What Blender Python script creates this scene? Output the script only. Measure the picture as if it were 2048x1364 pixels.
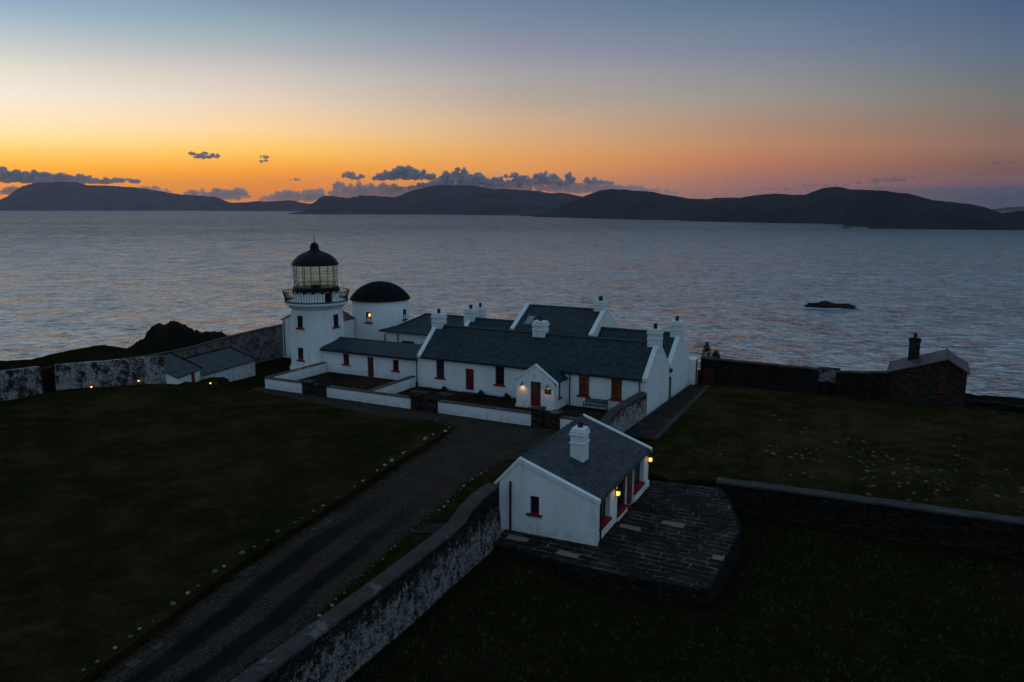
import bpy, math, random
import numpy as np
from mathutils import Vector, noise as mnoise
from mathutils.geometry import delaunay_2d_cdt
R = math.radians
S = bpy.context.scene
for o in list(bpy.data.objects): bpy.data.objects.remove(o)
col = S.collection
random.seed(7); RNG = np.random.default_rng(7)

# ------------------------------------------------------------------ camera
H = 16.8                      # metres above the yard
SEA = -113.2
PITCH = math.atan((682 - 410) / 1593)
cd = bpy.data.cameras.new('camera'); cam = bpy.data.objects.new('camera', cd); col.objects.link(cam)
cd.sensor_width = 36; cd.lens = 28; cd.clip_start = .5; cd.clip_end = 120000
cam.location = (0, 0, H); cam.rotation_euler = (math.pi / 2 - PITCH, 0, 0)
S.camera = cam

def lin(c):
    return tuple(((v / 255) / 12.92 if v <= 10 else (((v / 255) + .055) / 1.055) ** 2.4) for v in c)
def lin4(c): return (*lin(c), 1)

# ------------------------------------------------------------------ dusk sky (world light)
def sky_dir(x, y):            # (azimuth from camera axis, sine of elevation) of a direction, angles in the 28 mm frame
    dx, dy, F = x - 1024, 682 - y, 1593
    X, Y, Z = dx, F * math.cos(PITCH) + dy * math.sin(PITCH), -F * math.sin(PITCH) + dy * math.cos(PITCH)
    return math.atan2(X, Y), Z / math.sqrt(X * X + Y * Y + Z * Z)
SKY = [
 (20, [(385,(1.2002,0.3871,0.0)),(360,(1.3594,0.487,0.0)),(335,(1.4766,0.6161,0.0)),(300,(1.276,0.79,0.1601)),(270,(1.3114,0.9325,0.4224)),(220,(1.1405,0.9308,0.6939)),(180,(1.001,0.9057,0.761)),(130,(0.8156,0.7919,0.6793)),(100,(0.6714,0.6853,0.6504)),(50,(0.4573,0.5658,0.6252)),(0,(0.3008,0.446,0.5919))]),
 (520, [(395,(0.9077,0.2805,0.0303)),(375,(1.0551,0.3184,0.0043)),(340,(1.29,0.4583,0.0)),(300,(1.2449,0.7071,0.1161)),(260,(1.1515,0.7641,0.3586)),(200,(0.8883,0.7154,0.558)),(150,(0.694,0.6299,0.5699)),(100,(0.477,0.5005,0.5187)),(50,(0.3239,0.4241,0.492)),(0,(0.2198,0.3097,0.4188))]),
 (1020, [(395,(0.6568,0.253,0.1014)),(375,(0.8428,0.3069,0.0815)),(345,(0.9957,0.3871,0.0768)),(320,(0.9957,0.4188,0.0862)),(280,(0.818,0.473,0.2061)),(240,(0.6933,0.4671,0.2903)),(200,(0.5197,0.4217,0.3452)),(150,(0.4167,0.3901,0.3897)),(100,(0.3029,0.3112,0.3949)),(50,(0.2163,0.2669,0.3571)),(0,(0.1559,0.235,0.3523))]),
 (1520, [(400,(0.2824,0.1359,0.146)),(385,(0.3358,0.1558,0.146)),(370,(0.4117,0.1721,0.1345)),(330,(0.5756,0.2053,0.0929)),(290,(0.5675,0.2677,0.129)),(250,(0.4592,0.2778,0.1902)),(200,(0.3596,0.3174,0.2688)),(150,(0.2855,0.2857,0.3074)),(100,(0.2096,0.2439,0.3303)),(50,(0.1532,0.2237,0.3101)),(0,(0.1092,0.1779,0.2837))]),
 (2020, [(400,(0.0546,0.0621,0.1036)),(378,(0.0386,0.0657,0.1098)),(366,(0.204,0.0931,0.0877)),(330,(0.2366,0.1103,0.0716)),(290,(0.295,0.1636,0.1024)),(250,(0.2458,0.1681,0.129)),(200,(0.2033,0.1863,0.1692)),(150,(0.1482,0.176,0.1917)),(100,(0.1119,0.1629,0.2323)),(50,(0.0887,0.1414,0.2311)),(0,(0.07,0.119,0.2311))]),
]
world = bpy.data.worlds.new('World'); S.world = world; world.use_nodes = True
nt = world.node_tree; N = nt.nodes; L = nt.links; N.clear()
def nd(t, **k):
    n = N.new(t)
    for a, b in k.items(): setattr(n, a, b)
    return n
geo = nd('ShaderNodeTexCoord'); sep = nd('ShaderNodeSeparateXYZ'); L.new(geo.outputs['Generated'], sep.inputs[0])
az = nd('ShaderNodeMath', operation='ARCTAN2'); L.new(sep.outputs[0], az.inputs[0]); L.new(sep.outputs[1], az.inputs[1])
SUNAZ = R(-34)
sh = nd('ShaderNodeMath', operation='SUBTRACT'); L.new(az.outputs[0], sh.inputs[0]); sh.inputs[1].default_value = SUNAZ
cs = nd('ShaderNodeMath', operation='COSINE'); L.new(sh.outputs[0], cs.inputs[0])
ac = nd('ShaderNodeMath', operation='ARCCOSINE'); L.new(cs.outputs[0], ac.inputs[0])   # 0 (sunset) .. pi (opposite)
ZMUL = 1.6
def skc(c): return (*[v / ZMUL for v in (lin(c) if max(c) > 2 else c)], 1)
def ramp(stops):
    r = nd('ShaderNodeValToRGB'); cr = r.color_ramp; cr.interpolation = 'LINEAR'
    stops = sorted(stops)
    cr.elements[0].position = max(0, stops[0][0]); cr.elements[0].color = skc(stops[0][1])
    cr.elements[1].position = stops[-1][0]; cr.elements[1].color = skc(stops[-1][1])
    for p, c in stops[1:-1]:
        e = cr.elements.new(p); e.color = skc(c)
    L.new(sep.outputs[2], r.inputs[0]); return r
ZEN = (112, 148, 176)
HIGH = [((142,168,188),(124,150,172),ZEN), ((132,156,176),(118,144,166),ZEN), ((120,144,166),(114,140,162),ZEN),
        ((108,132,154),(110,136,158),ZEN), ((74,94,118),(92,116,140),ZEN)]
cols = []
for (x, tab), hi in zip(SKY, HIGH):
    st = [(sky_dir(x, y)[1], c) for y, c in tab] + [(.33, hi[0]), (.55, hi[1]), (1.0, hi[2])]
    cols.append((abs(sky_dir(x, 200)[0] - SUNAZ), ramp(st)))
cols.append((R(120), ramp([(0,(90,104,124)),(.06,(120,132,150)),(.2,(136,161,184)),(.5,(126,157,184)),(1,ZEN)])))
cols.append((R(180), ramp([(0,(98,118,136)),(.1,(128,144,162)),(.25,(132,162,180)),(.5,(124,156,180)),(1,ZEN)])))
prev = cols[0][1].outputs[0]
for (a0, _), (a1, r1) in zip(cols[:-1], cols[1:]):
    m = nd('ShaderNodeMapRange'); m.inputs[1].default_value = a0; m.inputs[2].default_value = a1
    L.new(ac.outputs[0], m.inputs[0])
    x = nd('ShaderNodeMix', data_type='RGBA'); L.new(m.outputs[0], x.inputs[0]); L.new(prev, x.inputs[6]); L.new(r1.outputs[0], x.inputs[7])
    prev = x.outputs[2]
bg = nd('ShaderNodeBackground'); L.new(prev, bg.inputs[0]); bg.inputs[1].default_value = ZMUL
wo = nd('ShaderNodeOutputWorld'); L.new(bg.outputs[0], wo.inputs[0])
world.cycles.sampling_method = 'MANUAL'; world.cycles.sample_map_resolution = 1024

# ------------------------------------------------------------------ render / exposure
S.view_settings.view_transform = 'Standard'; S.view_settings.look = 'None'
S.view_settings.exposure = 0; S.view_settings.gamma = 1; S.view_settings.use_curve_mapping = False
S.cycles.max_bounces = 6; S.cycles.diffuse_bounces = 2; S.cycles.glossy_bounces = 3; S.cycles.transparent_max_bounces = 8
S.cycles.volume_bounces = 2; S.cycles.caustics_reflective = False; S.cycles.caustics_refractive = False
S.cycles.use_denoising = True; S.cycles.denoising_prefilter = 'NONE'; S.cycles.denoising_input_passes = 'RGB_ALBEDO_NORMAL'
S.cycles.use_adaptive_sampling = False; S.cycles.sample_clamp_indirect = 2; S.cycles.volume_step_rate = .5

# ------------------------------------------------------------------ site frame: a = along the house fronts, b = away
TH = R(27.7); OX, OY = 10.89, 62.55
def W(a, b, z=0.0):
    return Vector((OX + a * math.cos(TH) + b * math.sin(TH), OY - a * math.sin(TH) + b * math.cos(TH), z))
TC = R(25.2); CO = (4.136, 37.398)
def AB(X, Y):
    X -= OX; Y -= OY
    return X * math.cos(TH) - Y * math.sin(TH), X * math.sin(TH) + Y * math.cos(TH)
def CD(c, d):                 # cottage frame -> site frame
    return AB(CO[0] + c * math.cos(TC) + d * math.sin(TC), CO[1] - c * math.sin(TC) + d * math.cos(TC))

# ------------------------------------------------------------------ materials
MATS = {}
class MN:
    def __init__(s, name):
        s.m = bpy.data.materials.new(name); s.m.use_nodes = True; s.t = s.m.node_tree
        s.b = s.t.nodes['Principled BSDF']; s.out = s.t.nodes['Material Output']; MATS[name] = s.m
    def n(s, t, **k):
        x = s.t.nodes.new(t)
        for a, b in k.items():
            setattr(x, a, b)
        return x
    def l(s, a, b): s.t.links.new(a, b)
    def coord(s, kind='Object', scale=(1, 1, 1)):
        c = s.n('ShaderNodeTexCoord'); m = s.n('ShaderNodeMapping'); m.inputs['Scale'].default_value = scale
        s.l(c.outputs[kind], m.inputs[0]); return m.outputs[0]
    def wpos(s, scale=(1, 1, 1)):
        c = s.n('ShaderNodeNewGeometry'); m = s.n('ShaderNodeMapping'); m.inputs['Scale'].default_value = scale
        s.l(c.outputs['Position'], m.inputs[0]); return m.outputs[0]
    def noise(s, vec, scale, detail=4, rough=.55, dist=0):
        x = s.n('ShaderNodeTexNoise'); s.l(vec, x.inputs['Vector']); x.inputs['Scale'].default_value = scale
        x.inputs['Detail'].default_value = detail; x.inputs['Roughness'].default_value = rough; x.inputs['Distortion'].default_value = dist
        return x.outputs[0]
    def mr(s, v, a, b, c=0, d=1):
        x = s.n('ShaderNodeMapRange'); s.l(v, x.inputs[0])
        for i, q in enumerate((a, b, c, d)): x.inputs[i + 1].default_value = q
        return x.outputs[0]
    def mix(s, f, a, b, blend='MIX'):
        x = s.n('ShaderNodeMix', data_type='RGBA', blend_type=blend)
        if hasattr(f, 'links'): s.l(f, x.inputs[0])
        else: x.inputs[0].default_value = f
        for i, q in ((6, a), (7, b)):
            if hasattr(q, 'links'): s.l(q, x.inputs[i])
            else: x.inputs[i].default_value = (*q, 1) if len(q) == 3 else q
        return x.outputs[2]
    def math(s, op, a, b=None):
        x = s.n('ShaderNodeMath', operation=op)
        for i, q in enumerate((a, b)):
            if q is None: continue
            if hasattr(q, 'links'): s.l(q, x.inputs[i])
            else: x.inputs[i].default_value = q
        return x.outputs[0]
    def bump(s, h, dist, strength=1, prev=None):
        x = s.n('ShaderNodeBump'); s.l(h, x.inputs['Height']); x.inputs['Distance'].default_value = dist; x.inputs['Strength'].default_value = strength
        if prev is not None: s.l(prev, x.inputs['Normal'])
        return x.outputs[0]
    def col(s, c):
        if hasattr(c, 'links'): s.l(c, s.b.inputs['Base Color'])
        else: s.b.inputs['Base Color'].default_value = (*c, 1)
    def nrm(s, v): s.l(v, s.b.inputs['Normal'])
    def rough(s, r, spec=.5):
        if hasattr(r, 'links'): s.l(r, s.b.inputs['Roughness'])
        else: s.b.inputs['Roughness'].default_value = r
        s.b.inputs['Specular IOR Level'].default_value = spec

def m_white(name, base=(.82, .82, .81), dirt=.5):
    m = MN(name); p = m.wpos()
    big = m.noise(p, .5, 5); fine = m.noise(p, 9, 4); st = m.noise(m.wpos((2.2, 2.2, .35)), 1.2, 4)
    c = m.mix(m.mr(big, .35, .7), base, tuple(v * .88 for v in base))
    c = m.mix(m.mr(st, .56, .8, 0, dirt), c, (.42, .41, .38))
    c = m.mix(m.mr(fine, .62, .8, 0, .25), c, (.5, .5, .47))
    gz = m.n('ShaderNodeSeparateXYZ'); m.l(p, gz.inputs[0])
    foot = m.math('MULTIPLY', m.mr(gz.outputs[2], .05, .75, 1, 0), m.mr(m.noise(p, 2.6, 5, .7), .40, .65))   # splashed soil along the foot
    c = m.mix(m.math('MULTIPLY', foot, .55), c, (.20, .19, .14))
    m.col(c); m.rough(.75, .2)
    m.nrm(m.bump(m.math('ADD', m.noise(p, 3, 5), m.math('MULTIPLY', m.noise(p, 22, 3), .3)), .02, .6))
m_white('limewash'); m_white('chimney_white', (.78, .79, .78), .6)
m_white('plinth_white', (.8, .8, .8), .5)

def m_slate(name, base=(.017, .027, .034), tile=(.30, .17)):
    m = MN(name); uv = m.coord('UV')
    br = m.n('ShaderNodeTexBrick'); m.l(uv, br.inputs['Vector'])
    br.inputs['Scale'].default_value = 1; br.inputs['Brick Width'].default_value = tile[0]; br.inputs['Row Height'].default_value = tile[1]
    br.inputs['Mortar Size'].default_value = .009; br.inputs['Mortar Smooth'].default_value = .3; br.inputs['Bias'].default_value = 0
    br.inputs['Color1'].default_value = (.5, .5, .5, 1); br.inputs['Color2'].default_value = (1.5, 1.5, 1.5, 1); br.inputs['Mortar'].default_value = (.15, .15, .15, 1)
    n1 = m.noise(m.wpos(), 1.3, 5); n2 = m.noise(m.wpos(), 14, 4)
    c = m.mix(m.mr(n1, .3, .75), tuple(v * .8 for v in base), tuple(v * 1.25 for v in base))
    c = m.mix(m.mr(n2, .6, .8, 0, .4), c, (.05, .055, .05))
    c = m.mix(1.0, c, br.outputs['Color'], 'MULTIPLY'); m.col(c)
    m.rough(m.mr(n2, .3, .7, .45, .7), .25)
    # every course steps up over the one below it
    sp = m.n('ShaderNodeSeparateXYZ'); m.l(uv, sp.inputs[0])
    saw = m.math('FRACT', m.math('DIVIDE', sp.outputs[1], tile[1]))
    h = m.math('ADD', m.math('MULTIPLY', saw, -.8), m.math('MULTIPLY', br.outputs['Fac'], -.8))
    m.nrm(m.bump(m.math('ADD', h, m.math('MULTIPLY', n2, .5)), .018, .8))
m_slate('slate'); m_slate('slate_worn', (.030, .033, .040), (.36, .22))
m_slate('slate_shed', (.020, .028, .036), (.6, .34)); m_slate('slate_pale', (.055, .052, .058), (.45, .3))

def m_plain(name, c, rough=.6, spec=.4, var=.15, bump=.004, metal=0):
    m = MN(name); p = m.wpos(); n1 = m.noise(p, 6, 5)
    m.col(m.mix(m.mr(n1, .3, .7), tuple(v * (1 - var) for v in c), tuple(min(1, v * (1 + var)) for v in c)))
    m.rough(rough, spec); m.b.inputs['Metallic'].default_value = metal
    m.nrm(m.bump(m.noise(p, 25, 3), bump, .5))
m_plain('black_paint', (.007, .007, .008), .45, .15); m_plain('dome_black', (.006, .006, .007), .5, .12)
m_plain('felt_gap_black', (.007, .008, .009), .85, .06); m_plain('pot_black', (.015, .015, .016), .7)
m_plain('red_paint', (.24, .008, .008), .45); m_plain('red_dark', (.05, .006, .006), .45); m_plain('door_red', (.13, .009, .010), .45)
m_plain('iron', (.015, .015, .015), .5); m_plain('drab_wood', (.03, .035, .032), .6)
m_plain('gutter', (.012, .016, .018), .4); m_plain('lead', (.20, .20, .205), .5)
m_plain('plaque', (.02, .02, .02), .4); m_plain('brass', (.05, .04, .03), .4)
m_plain('ridge_tile', (.03, .034, .038), .7)
m_plain('rust_edge', (.10, .045, .02), .8)

def m_rough_stone(name, base=(.10, .09, .08), light=(.2, .19, .17), white=None, wz=None, scale=2.6, wscale=1.1, wthr=(.46, .54)):
    m = MN(name); p = m.coord('Object'); ps = m.coord('Object', (1, 1, 1.9))
    vo = m.n('ShaderNodeTexVoronoi', feature='F1'); m.l(ps, vo.inputs['Vector']); vo.inputs['Scale'].default_value = scale; vo.inputs['Randomness'].default_value = .9
    ve = m.n('ShaderNodeTexVoronoi', feature='DISTANCE_TO_EDGE'); m.l(ps, ve.inputs['Vector']); ve.inputs['Scale'].default_value = scale; ve.inputs['Randomness'].default_value = .9
    cell = m.n('ShaderNodeSeparateColor'); m.l(vo.outputs['Color'], cell.inputs[0])
    fine = m.noise(p, 16, 5, .65)
    c = m.mix(m.mr(cell.outputs[0], .1, .9), base, light)
    c = m.mix(m.mr(fine, .35, .75, 0, .6), c, tuple(v * .5 for v in base))
    c = m.mix(m.mr(m.noise(p, 30, 3), .66, .76, 0, .8), c, (.33, .34, .31))      # lichen
    joint = m.mr(ve.outputs['Distance'], .0, .07, 1, 0)
    c = m.mix(joint, c, tuple(v * .35 for v in base))
    h = m.math('ADD', m.mr(ve.outputs['Distance'], 0, .16), m.math('MULTIPLY', fine, .35))
    if white:
        wn = m.noise(p, wscale, 9, .72, .3)
        if wz:                              # the wash survives low on the wall, worn off towards the coping
            sp = m.n('ShaderNodeSeparateXYZ'); m.l(p, sp.inputs[0])
            wn = m.math('ADD', wn, m.mr(sp.outputs[2], wz[0], wz[1], wz[2], wz[3]))
        wn2 = m.math('ADD', wn, m.math('MULTIPLY', m.math('SUBTRACT', fine, .5), .55))
        wn2 = m.math('ADD', wn2, m.mr(joint, 0, 1, 0, -.03))
        k = m.mr(wn2, wthr[0], wthr[1])
        k = m.math('MULTIPLY', k, m.mr(m.noise(p, 7, 4, .8), .40, .52, .25, 1)); c = m.mix(k, c, m.mix(m.mr(fine, .3, .7), white, tuple(v * .5 for v in white)))
    m.col(c); m.rough(.95, .04); m.nrm(m.bump(h, .045, .9))
m_rough_stone('rubble', (.030, .022, .017), (.07, .052, .042))
m_rough_stone('rubble_dark', (.011, .009, .008), (.030, .024, .020), (.16, .14, .12), None, 2.6, .9, (.66, .72))
m_rough_stone('rubble_white', (.028, .020, .016), (.07, .052, .043), (.56, .53, .52), None, 3.2, 1.3, (.44, .53))
m_rough_stone('rubble_west', (.014, .011, .010), (.040, .032, .028), (.38, .34, .33), (.9, 2.1, .05, -.20), 4.6, 2.6, (.46, .56))
m_rough_stone('rubble_end', (.025, .02, .018), (.06, .046, .04), (.52, .48, .47), (.8, 2.0, .08, -.10), 4.5, 1.0, (.44, .52))
m_rough_stone('rubble_grey', (.06, .047, .043), (.16, .13, .12), (.38, .35, .34), None, 5, 1.4, (.42, .56))
def m_rock():
    m = MN('rock_dark'); p = m.wpos(); n1 = m.noise(p, .25, 8, .7); n2 = m.noise(p, 2.2, 8, .7)
    c = m.mix(m.mr(n2, .3, .7), (.008, .0065, .0045), (.026, .020, .013)); c = m.mix(m.mr(n1, .5, .7, 0, .7), c, (.016, .017, .006)); m.col(c); m.rough(1, .05)
    m.nrm(m.bump(n2, .5, 1))
m_rock()

def m_coping(name, c=(.075, .062, .056), patch=(.14, .125, .115)):
    m = MN(name); p = m.wpos(); n1 = m.noise(p, 1.4, 6, .6); n2 = m.noise(p, 12, 5, .6); n3 = m.noise(p, .7, 6, .7)
    k = m.mix(m.mr(n1, .3, .7), tuple(v * .6 for v in c), c)
    k = m.mix(m.mr(n3, .60, .64), k, patch)
    k = m.mix(m.mr(n2, .55, .75, 0, .7), k, tuple(v * .35 for v in c))
    m.col(k); m.rough(.9, .05); m.nrm(m.bump(n2, .03, .7))
m_coping('coping'); m_coping('coping_blue', (.075, .068, .064), (.10, .09, .085)); m_coping('coping_brown', (.12, .085, .065), (.30, .28, .27))

def m_grass(name, g1=(.013, .013, .0035), g2=(.028, .024, .007), brown=(.050, .031, .014)):
    m = MN(name); p = m.wpos()
    n1 = m.noise(p, .13, 6, .62); n2 = m.noise(p, 1.6, 5, .6); n3 = m.noise(p, 9, 4, .7)
    c = m.mix(m.mr(n2, .3, .7), g1, g2)
    n4 = m.noise(p, .5, 7, .7)
    c = m.mix(m.mr(n1, .47, .64, 0, .8), c, brown)
    c = m.mix(m.mr(n4, .50, .68, 0, .7), c, tuple((a_ + b_) * .75 for a_, b_ in zip(g2, brown)))
    c = m.mix(m.mr(n4, .44, .30, 0, .6), c, tuple(v * .5 for v in g1))
    c = m.mix(m.mr(n3, .45, .7, 0, .75), c, tuple(v * .3 for v in g1))
    m.col(c); m.rough(1, .0)
    m.nrm(m.bump(m.math('ADD', n3, m.math('MULTIPLY', n2, 1.5)), .10, .8))
m_grass('turf'); m_grass('turf_low', (.009, .009, .0025), (.020, .018, .0052), (.032, .022, .010))
m_grass('turf_east', (.015, .0145, .004), (.032, .027, .008), (.065, .042, .022))
m_grass('soil', (.020, .012, .008), (.034, .021, .015), (.05, .031, .022))

def m_gravel():
    m = MN('gravel'); uv = m.coord('UV'); sp = m.n('ShaderNodeSeparateXYZ'); m.l(uv, sp.inputs[0])
    p = m.wpos(); n1 = m.noise(p, .6, 6, .6); n2 = m.noise(p, 26, 3, .8)
    vo = m.n('ShaderNodeTexVoronoi', feature='F1'); m.l(p, vo.inputs['Vector']); vo.inputs['Scale'].default_value = 22
    cell = m.n('ShaderNodeSeparateColor'); m.l(vo.outputs['Color'], cell.inputs[0])
    c = m.mix(m.mr(n1, .3, .7), (.026, .0155, .0105), (.050, .030, .021))
    c = m.mix(m.mr(cell.outputs[1], .72, .95, 0, .8), c, (.13, .10, .09))
    c = m.mix(m.mr(cell.outputs[0], .0, .35, .7, 0), c, (.02, .02, .02))
    # worn wheel tracks: smooth dark ground (a real wear pattern), u runs across the drive 0..1
    wob = m.math('ADD', sp.outputs[0], m.math('MULTIPLY', m.math('SUBTRACT', m.noise(p, .35, 4), .5), .14))
    def track(x, w):
        d = m.math('ABSOLUTE', m.math('SUBTRACT', wob, x)); return m.mr(d, w * .55, w, 1, 0)
    tr = m.math('MAXIMUM', track(.32, .13), track(.70, .11))
    fade = m.mr(sp.outputs[1], 30, 40, 1, 0)
    tr = m.math('MULTIPLY', tr, fade)
    gr = m.math('MULTIPLY', m.mr(m.noise(p, .45, 6, .7), .56, .66), m.mr(sp.outputs[1], 8, 18, 1, .25)); c = m.mix(m.math('MULTIPLY', gr, .7), c, (.020, .017, .006))
    c = m.mix(m.math('MULTIPLY', tr, .95), c, m.mix(m.mr(n1, .35, .65), (.007, .0060, .0056), (.014, .0118, .011)))
    m.col(c); m.rough(.95, .03)
    m.nrm(m.bump(m.math('MULTIPLY', m.math('ADD', n2, vo.outputs['Distance']), m.mr(tr, 0, 1, 1, .3)), .03, .8))
m_gravel()

def m_flags(name, d=(.008, .0065, .006), l=(.24, .19, .165), joint=(.24, .19, .17), bw=1.15, rh=.5, jthr=(.45, .60), sthr=(.93, .945)):
    m = MN(name); uv = m.coord('UV')
    ds = m.n('ShaderNodeVectorMath', operation='ADD')
    nn = m.n('ShaderNodeTexNoise'); m.l(uv, nn.inputs['Vector']); nn.inputs['Scale'].default_value = 3; nn.inputs['Detail'].default_value = 3
    sc = m.n('ShaderNodeVectorMath', operation='SCALE'); m.l(nn.outputs['Color'], sc.inputs[0]); sc.inputs['Scale'].default_value = .22
    m.l(uv, ds.inputs[0]); m.l(sc.outputs[0], ds.inputs[1])
    br = m.n('ShaderNodeTexBrick'); m.l(ds.outputs[0], br.inputs['Vector']); br.offset = .37; br.offset_frequency = 2; br.squash = 1.5; br.squash_frequency = 3
    br.inputs['Scale'].default_value = 1; br.inputs['Brick Width'].default_value = bw; br.inputs['Row Height'].default_value = rh
    br.inputs['Mortar Size'].default_value = .025; br.inputs['Mortar Smooth'].default_value = .2
    br.inputs['Color1'].default_value = (0, 0, 0, 1); br.inputs['Color2'].default_value = (1, 1, 1, 1); br.inputs['Mortar'].default_value = (.5, .5, .5, 1)
    n1 = m.noise(uv, .55, 5, .7); n2 = m.noise(uv, 11, 5, .7)
    cell = m.n('ShaderNodeSeparateColor'); m.l(br.outputs['Color'], cell.inputs[0])
    c = m.mix(m.mr(n2, .3, .75), d, tuple(v * 2.2 for v in d))
    c = m.mix(m.mr(n1, .50, .66, 0, .75), c, (.060, .042, .033))
    c = m.mix(m.mr(m.noise(uv, 2.4, 8, .8), .57, .66, 0, .7), c, (.11, .088, .074))
    c = m.mix(m.mr(cell.outputs[0], sthr[0], sthr[1]), c, m.mix(m.mr(n2, .35, .7), l, tuple(v * .5 for v in l)))
    jm = m.math('MULTIPLY', br.outputs['Fac'], m.mr(m.noise(uv, .5, 8, .8), jthr[0], jthr[1]))
    c = m.mix(m.math('MULTIPLY', m.mr(m.noise(uv, 1.3, 7, .75), .60, .68), .7), c, tuple(v * .6 for v in joint))
    c = m.mix(jm, c, joint)
    m.col(c); m.rough(.9, .06)
    m.nrm(m.bump(m.math('ADD', m.math('MULTIPLY', br.outputs['Fac'], -1), m.math('MULTIPLY', n2, .6)), .02, .8))
m_flags('flagstones'); m_flags('path_flags', (.016, .012, .011), (.08, .062, .055), (.055, .042, .038), 1.1, .6, (.5, .6), (.93, .96))
m_flags('slab_strip', (.030, .022, .017), (.08, .064, .055), (.008, .007, .006), .9, .6, (.3, .35), (.6, .7))

def m_sea():
    m = MN('sea_water')
    pr = m.n('ShaderNodeMapping'); pr.inputs['Rotation'].default_value = (0, 0, R(12)); pr.inputs['Scale'].default_value = (.78, 1, 1)
    g = m.n('ShaderNodeNewGeometry'); m.l(g.outputs['Position'], pr.inputs[0]); q = pr.outputs[0]
    w0 = m.noise(q, .0035, 2, .5); w1 = m.noise(q, .017, 2, .6); w2 = m.noise(q, .065, 2, .6, .4); w3 = m.noise(q, .26, 3, .6)
    patch = m.noise(m.wpos((.0006, .0022, 1)), 1, 5, .6)
    cat = m.noise(q, .022, 7, .82, .3)                           # cat's paws: rippled and glassy patches from swell size down to wavelets
    m.col((.006, .014, .024)); 
    ln = m.n('ShaderNodeVectorMath', operation='LENGTH'); m.l(g.outputs['Position'], ln.inputs[0])
    far = m.mr(ln.outputs['Value'], 700, 4500, 0, 1)            # blends near settings into far ones: rougher, with less boosted reflectance
    glint = m.noise(q, .11, 3, .8, .2)                           # reflectance speckle, painting glints on the ripples
    glint2 = m.noise(q, .030, 2, .6)
    lo = m.mr(m.math('ADD', m.math('MULTIPLY', glint, .75), m.math('MULTIPLY', glint2, .25)), .38, .60, 0, 1)
    ior = m.math('ADD', m.mr(far, 0, 1, 1.45, 1.35), m.math('MULTIPLY', lo, m.mr(far, 0, 1, 8.5, .9)))  # reflectance raised nearby and speckled to brighten the water's sheen
    m.l(ior, m.b.inputs['IOR'])
    ro = m.math('ADD', m.mr(far, 0, 1, .22, .37), m.mr(patch, .3, .7, -.04, .06))
    m.rough(m.math('ADD', ro, m.mr(cat, .36, .64, -.15, .22)), .5)
    h = m.math('ADD', m.math('MULTIPLY', w0, 30.0), m.math('ADD', m.math('MULTIPLY', w1, 16.0), m.math('ADD', m.math('MULTIPLY', w2, 14.0), m.math('MULTIPLY', w3, 1.6))))
    m.nrm(m.bump(h, 1.0, 1.0))
m_sea()
def m_foam():
    m = MN('foam'); m.col((.5, .55, .56)); m.rough(.9, .1)
m_foam()
def m_hill(name, c):
    m = MN(name); p = m.wpos((1, 1, 2.5)); n = m.noise(p, .0022, 8, .6); n2 = m.noise(p, .012, 6, .6)
    k = m.mix(m.mr(n, .35, .65), tuple(v * .4 for v in c), tuple(v * 1.7 for v in c))
    m.col(m.mix(m.mr(n2, .5, .75, 0, .5), k, tuple(v * .5 for v in c))); m.rough(1, 0)
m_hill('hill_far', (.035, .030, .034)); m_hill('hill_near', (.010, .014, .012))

def m_emit(name, c, strength, base=(.02, .02, .02)):
    m = MN(name); m.col(base); m.b.inputs['Emission Color'].default_value = (*c, 1); m.b.inputs['Emission Strength'].default_value = strength
m_emit('bulb', (1, .50, .13), 6.0); m_emit('lantern_glow', (1, .55, .12), 2.2); m_emit('garden_bulb', (1, .42, .08), 5)
m_emit('bulb_core', (1, .72, .30), 6.0)
def m_glass(name, base=(.012, .013, .014), em=None, s=0):
    m = MN(name); m.col(base); m.rough(.06, .5)
    if em:
        n = m.noise(m.coord('Object', (1, 1, .8)), 2.2, 3)
        m.l(m.mix(m.mr(n, .4, .65), em, tuple(v * .35 for v in em)), m.b.inputs['Emission Color']); m.b.inputs['Emission Strength'].default_value = s
m_glass('glass'); m_glass('glass_lit', (.02, .012, .008), (.075, .026, .010), .22); m_glass('glass_dim', (.02, .015, .012), (.030, .016, .012), .2)
def m_clear(name, tint=(.9, .95, .9)):
    m = MN(name); tr = m.n('ShaderNodeBsdfTransparent'); tr.inputs[0].default_value = (*tint, 1)
    gl = m.n('ShaderNodeBsdfGlossy'); gl.inputs['Roughness'].default_value = .04; mx = m.n('ShaderNodeMixShader'); mx.inputs[0].default_value = .10
    m.l(tr.outputs[0], mx.inputs[1]); m.l(gl.outputs[0], mx.inputs[2]); m.l(mx.outputs[0], m.out.inputs[0])
m_clear('clear_glass')
def m_lens():
    m = MN('lens_glass'); t = m.n('ShaderNodeBsdfTranslucent'); t.inputs[0].default_value = (.80, .80, .70, 1)
    g = m.n('ShaderNodeBsdfTransparent'); g.inputs[0].default_value = (.9, .92, .84, 1)
    mx = m.n('ShaderNodeMixShader'); mx.inputs[0].default_value = .5
    m.l(t.outputs[0], mx.inputs[1]); m.l(g.outputs[0], mx.inputs[2])
    e = m.n('ShaderNodeEmission'); e.inputs[0].default_value = (.8, .83, .72, 1); e.inputs[1].default_value = .06  # faint glow added to keep the lantern panes pale
    ad = m.n('ShaderNodeAddShader'); m.l(mx.outputs[0], ad.inputs[0]); m.l(e.outputs[0], ad.inputs[1]); m.l(ad.outputs[0], m.out.inputs[0])
m_lens()
m_plain('stone_pale', (.24, .22, .21), .8); m_plain('stone_mid', (.09, .075, .068), .85); m_plain('thrift', (.11, .062, .062), .95, .1, .3)
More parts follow.
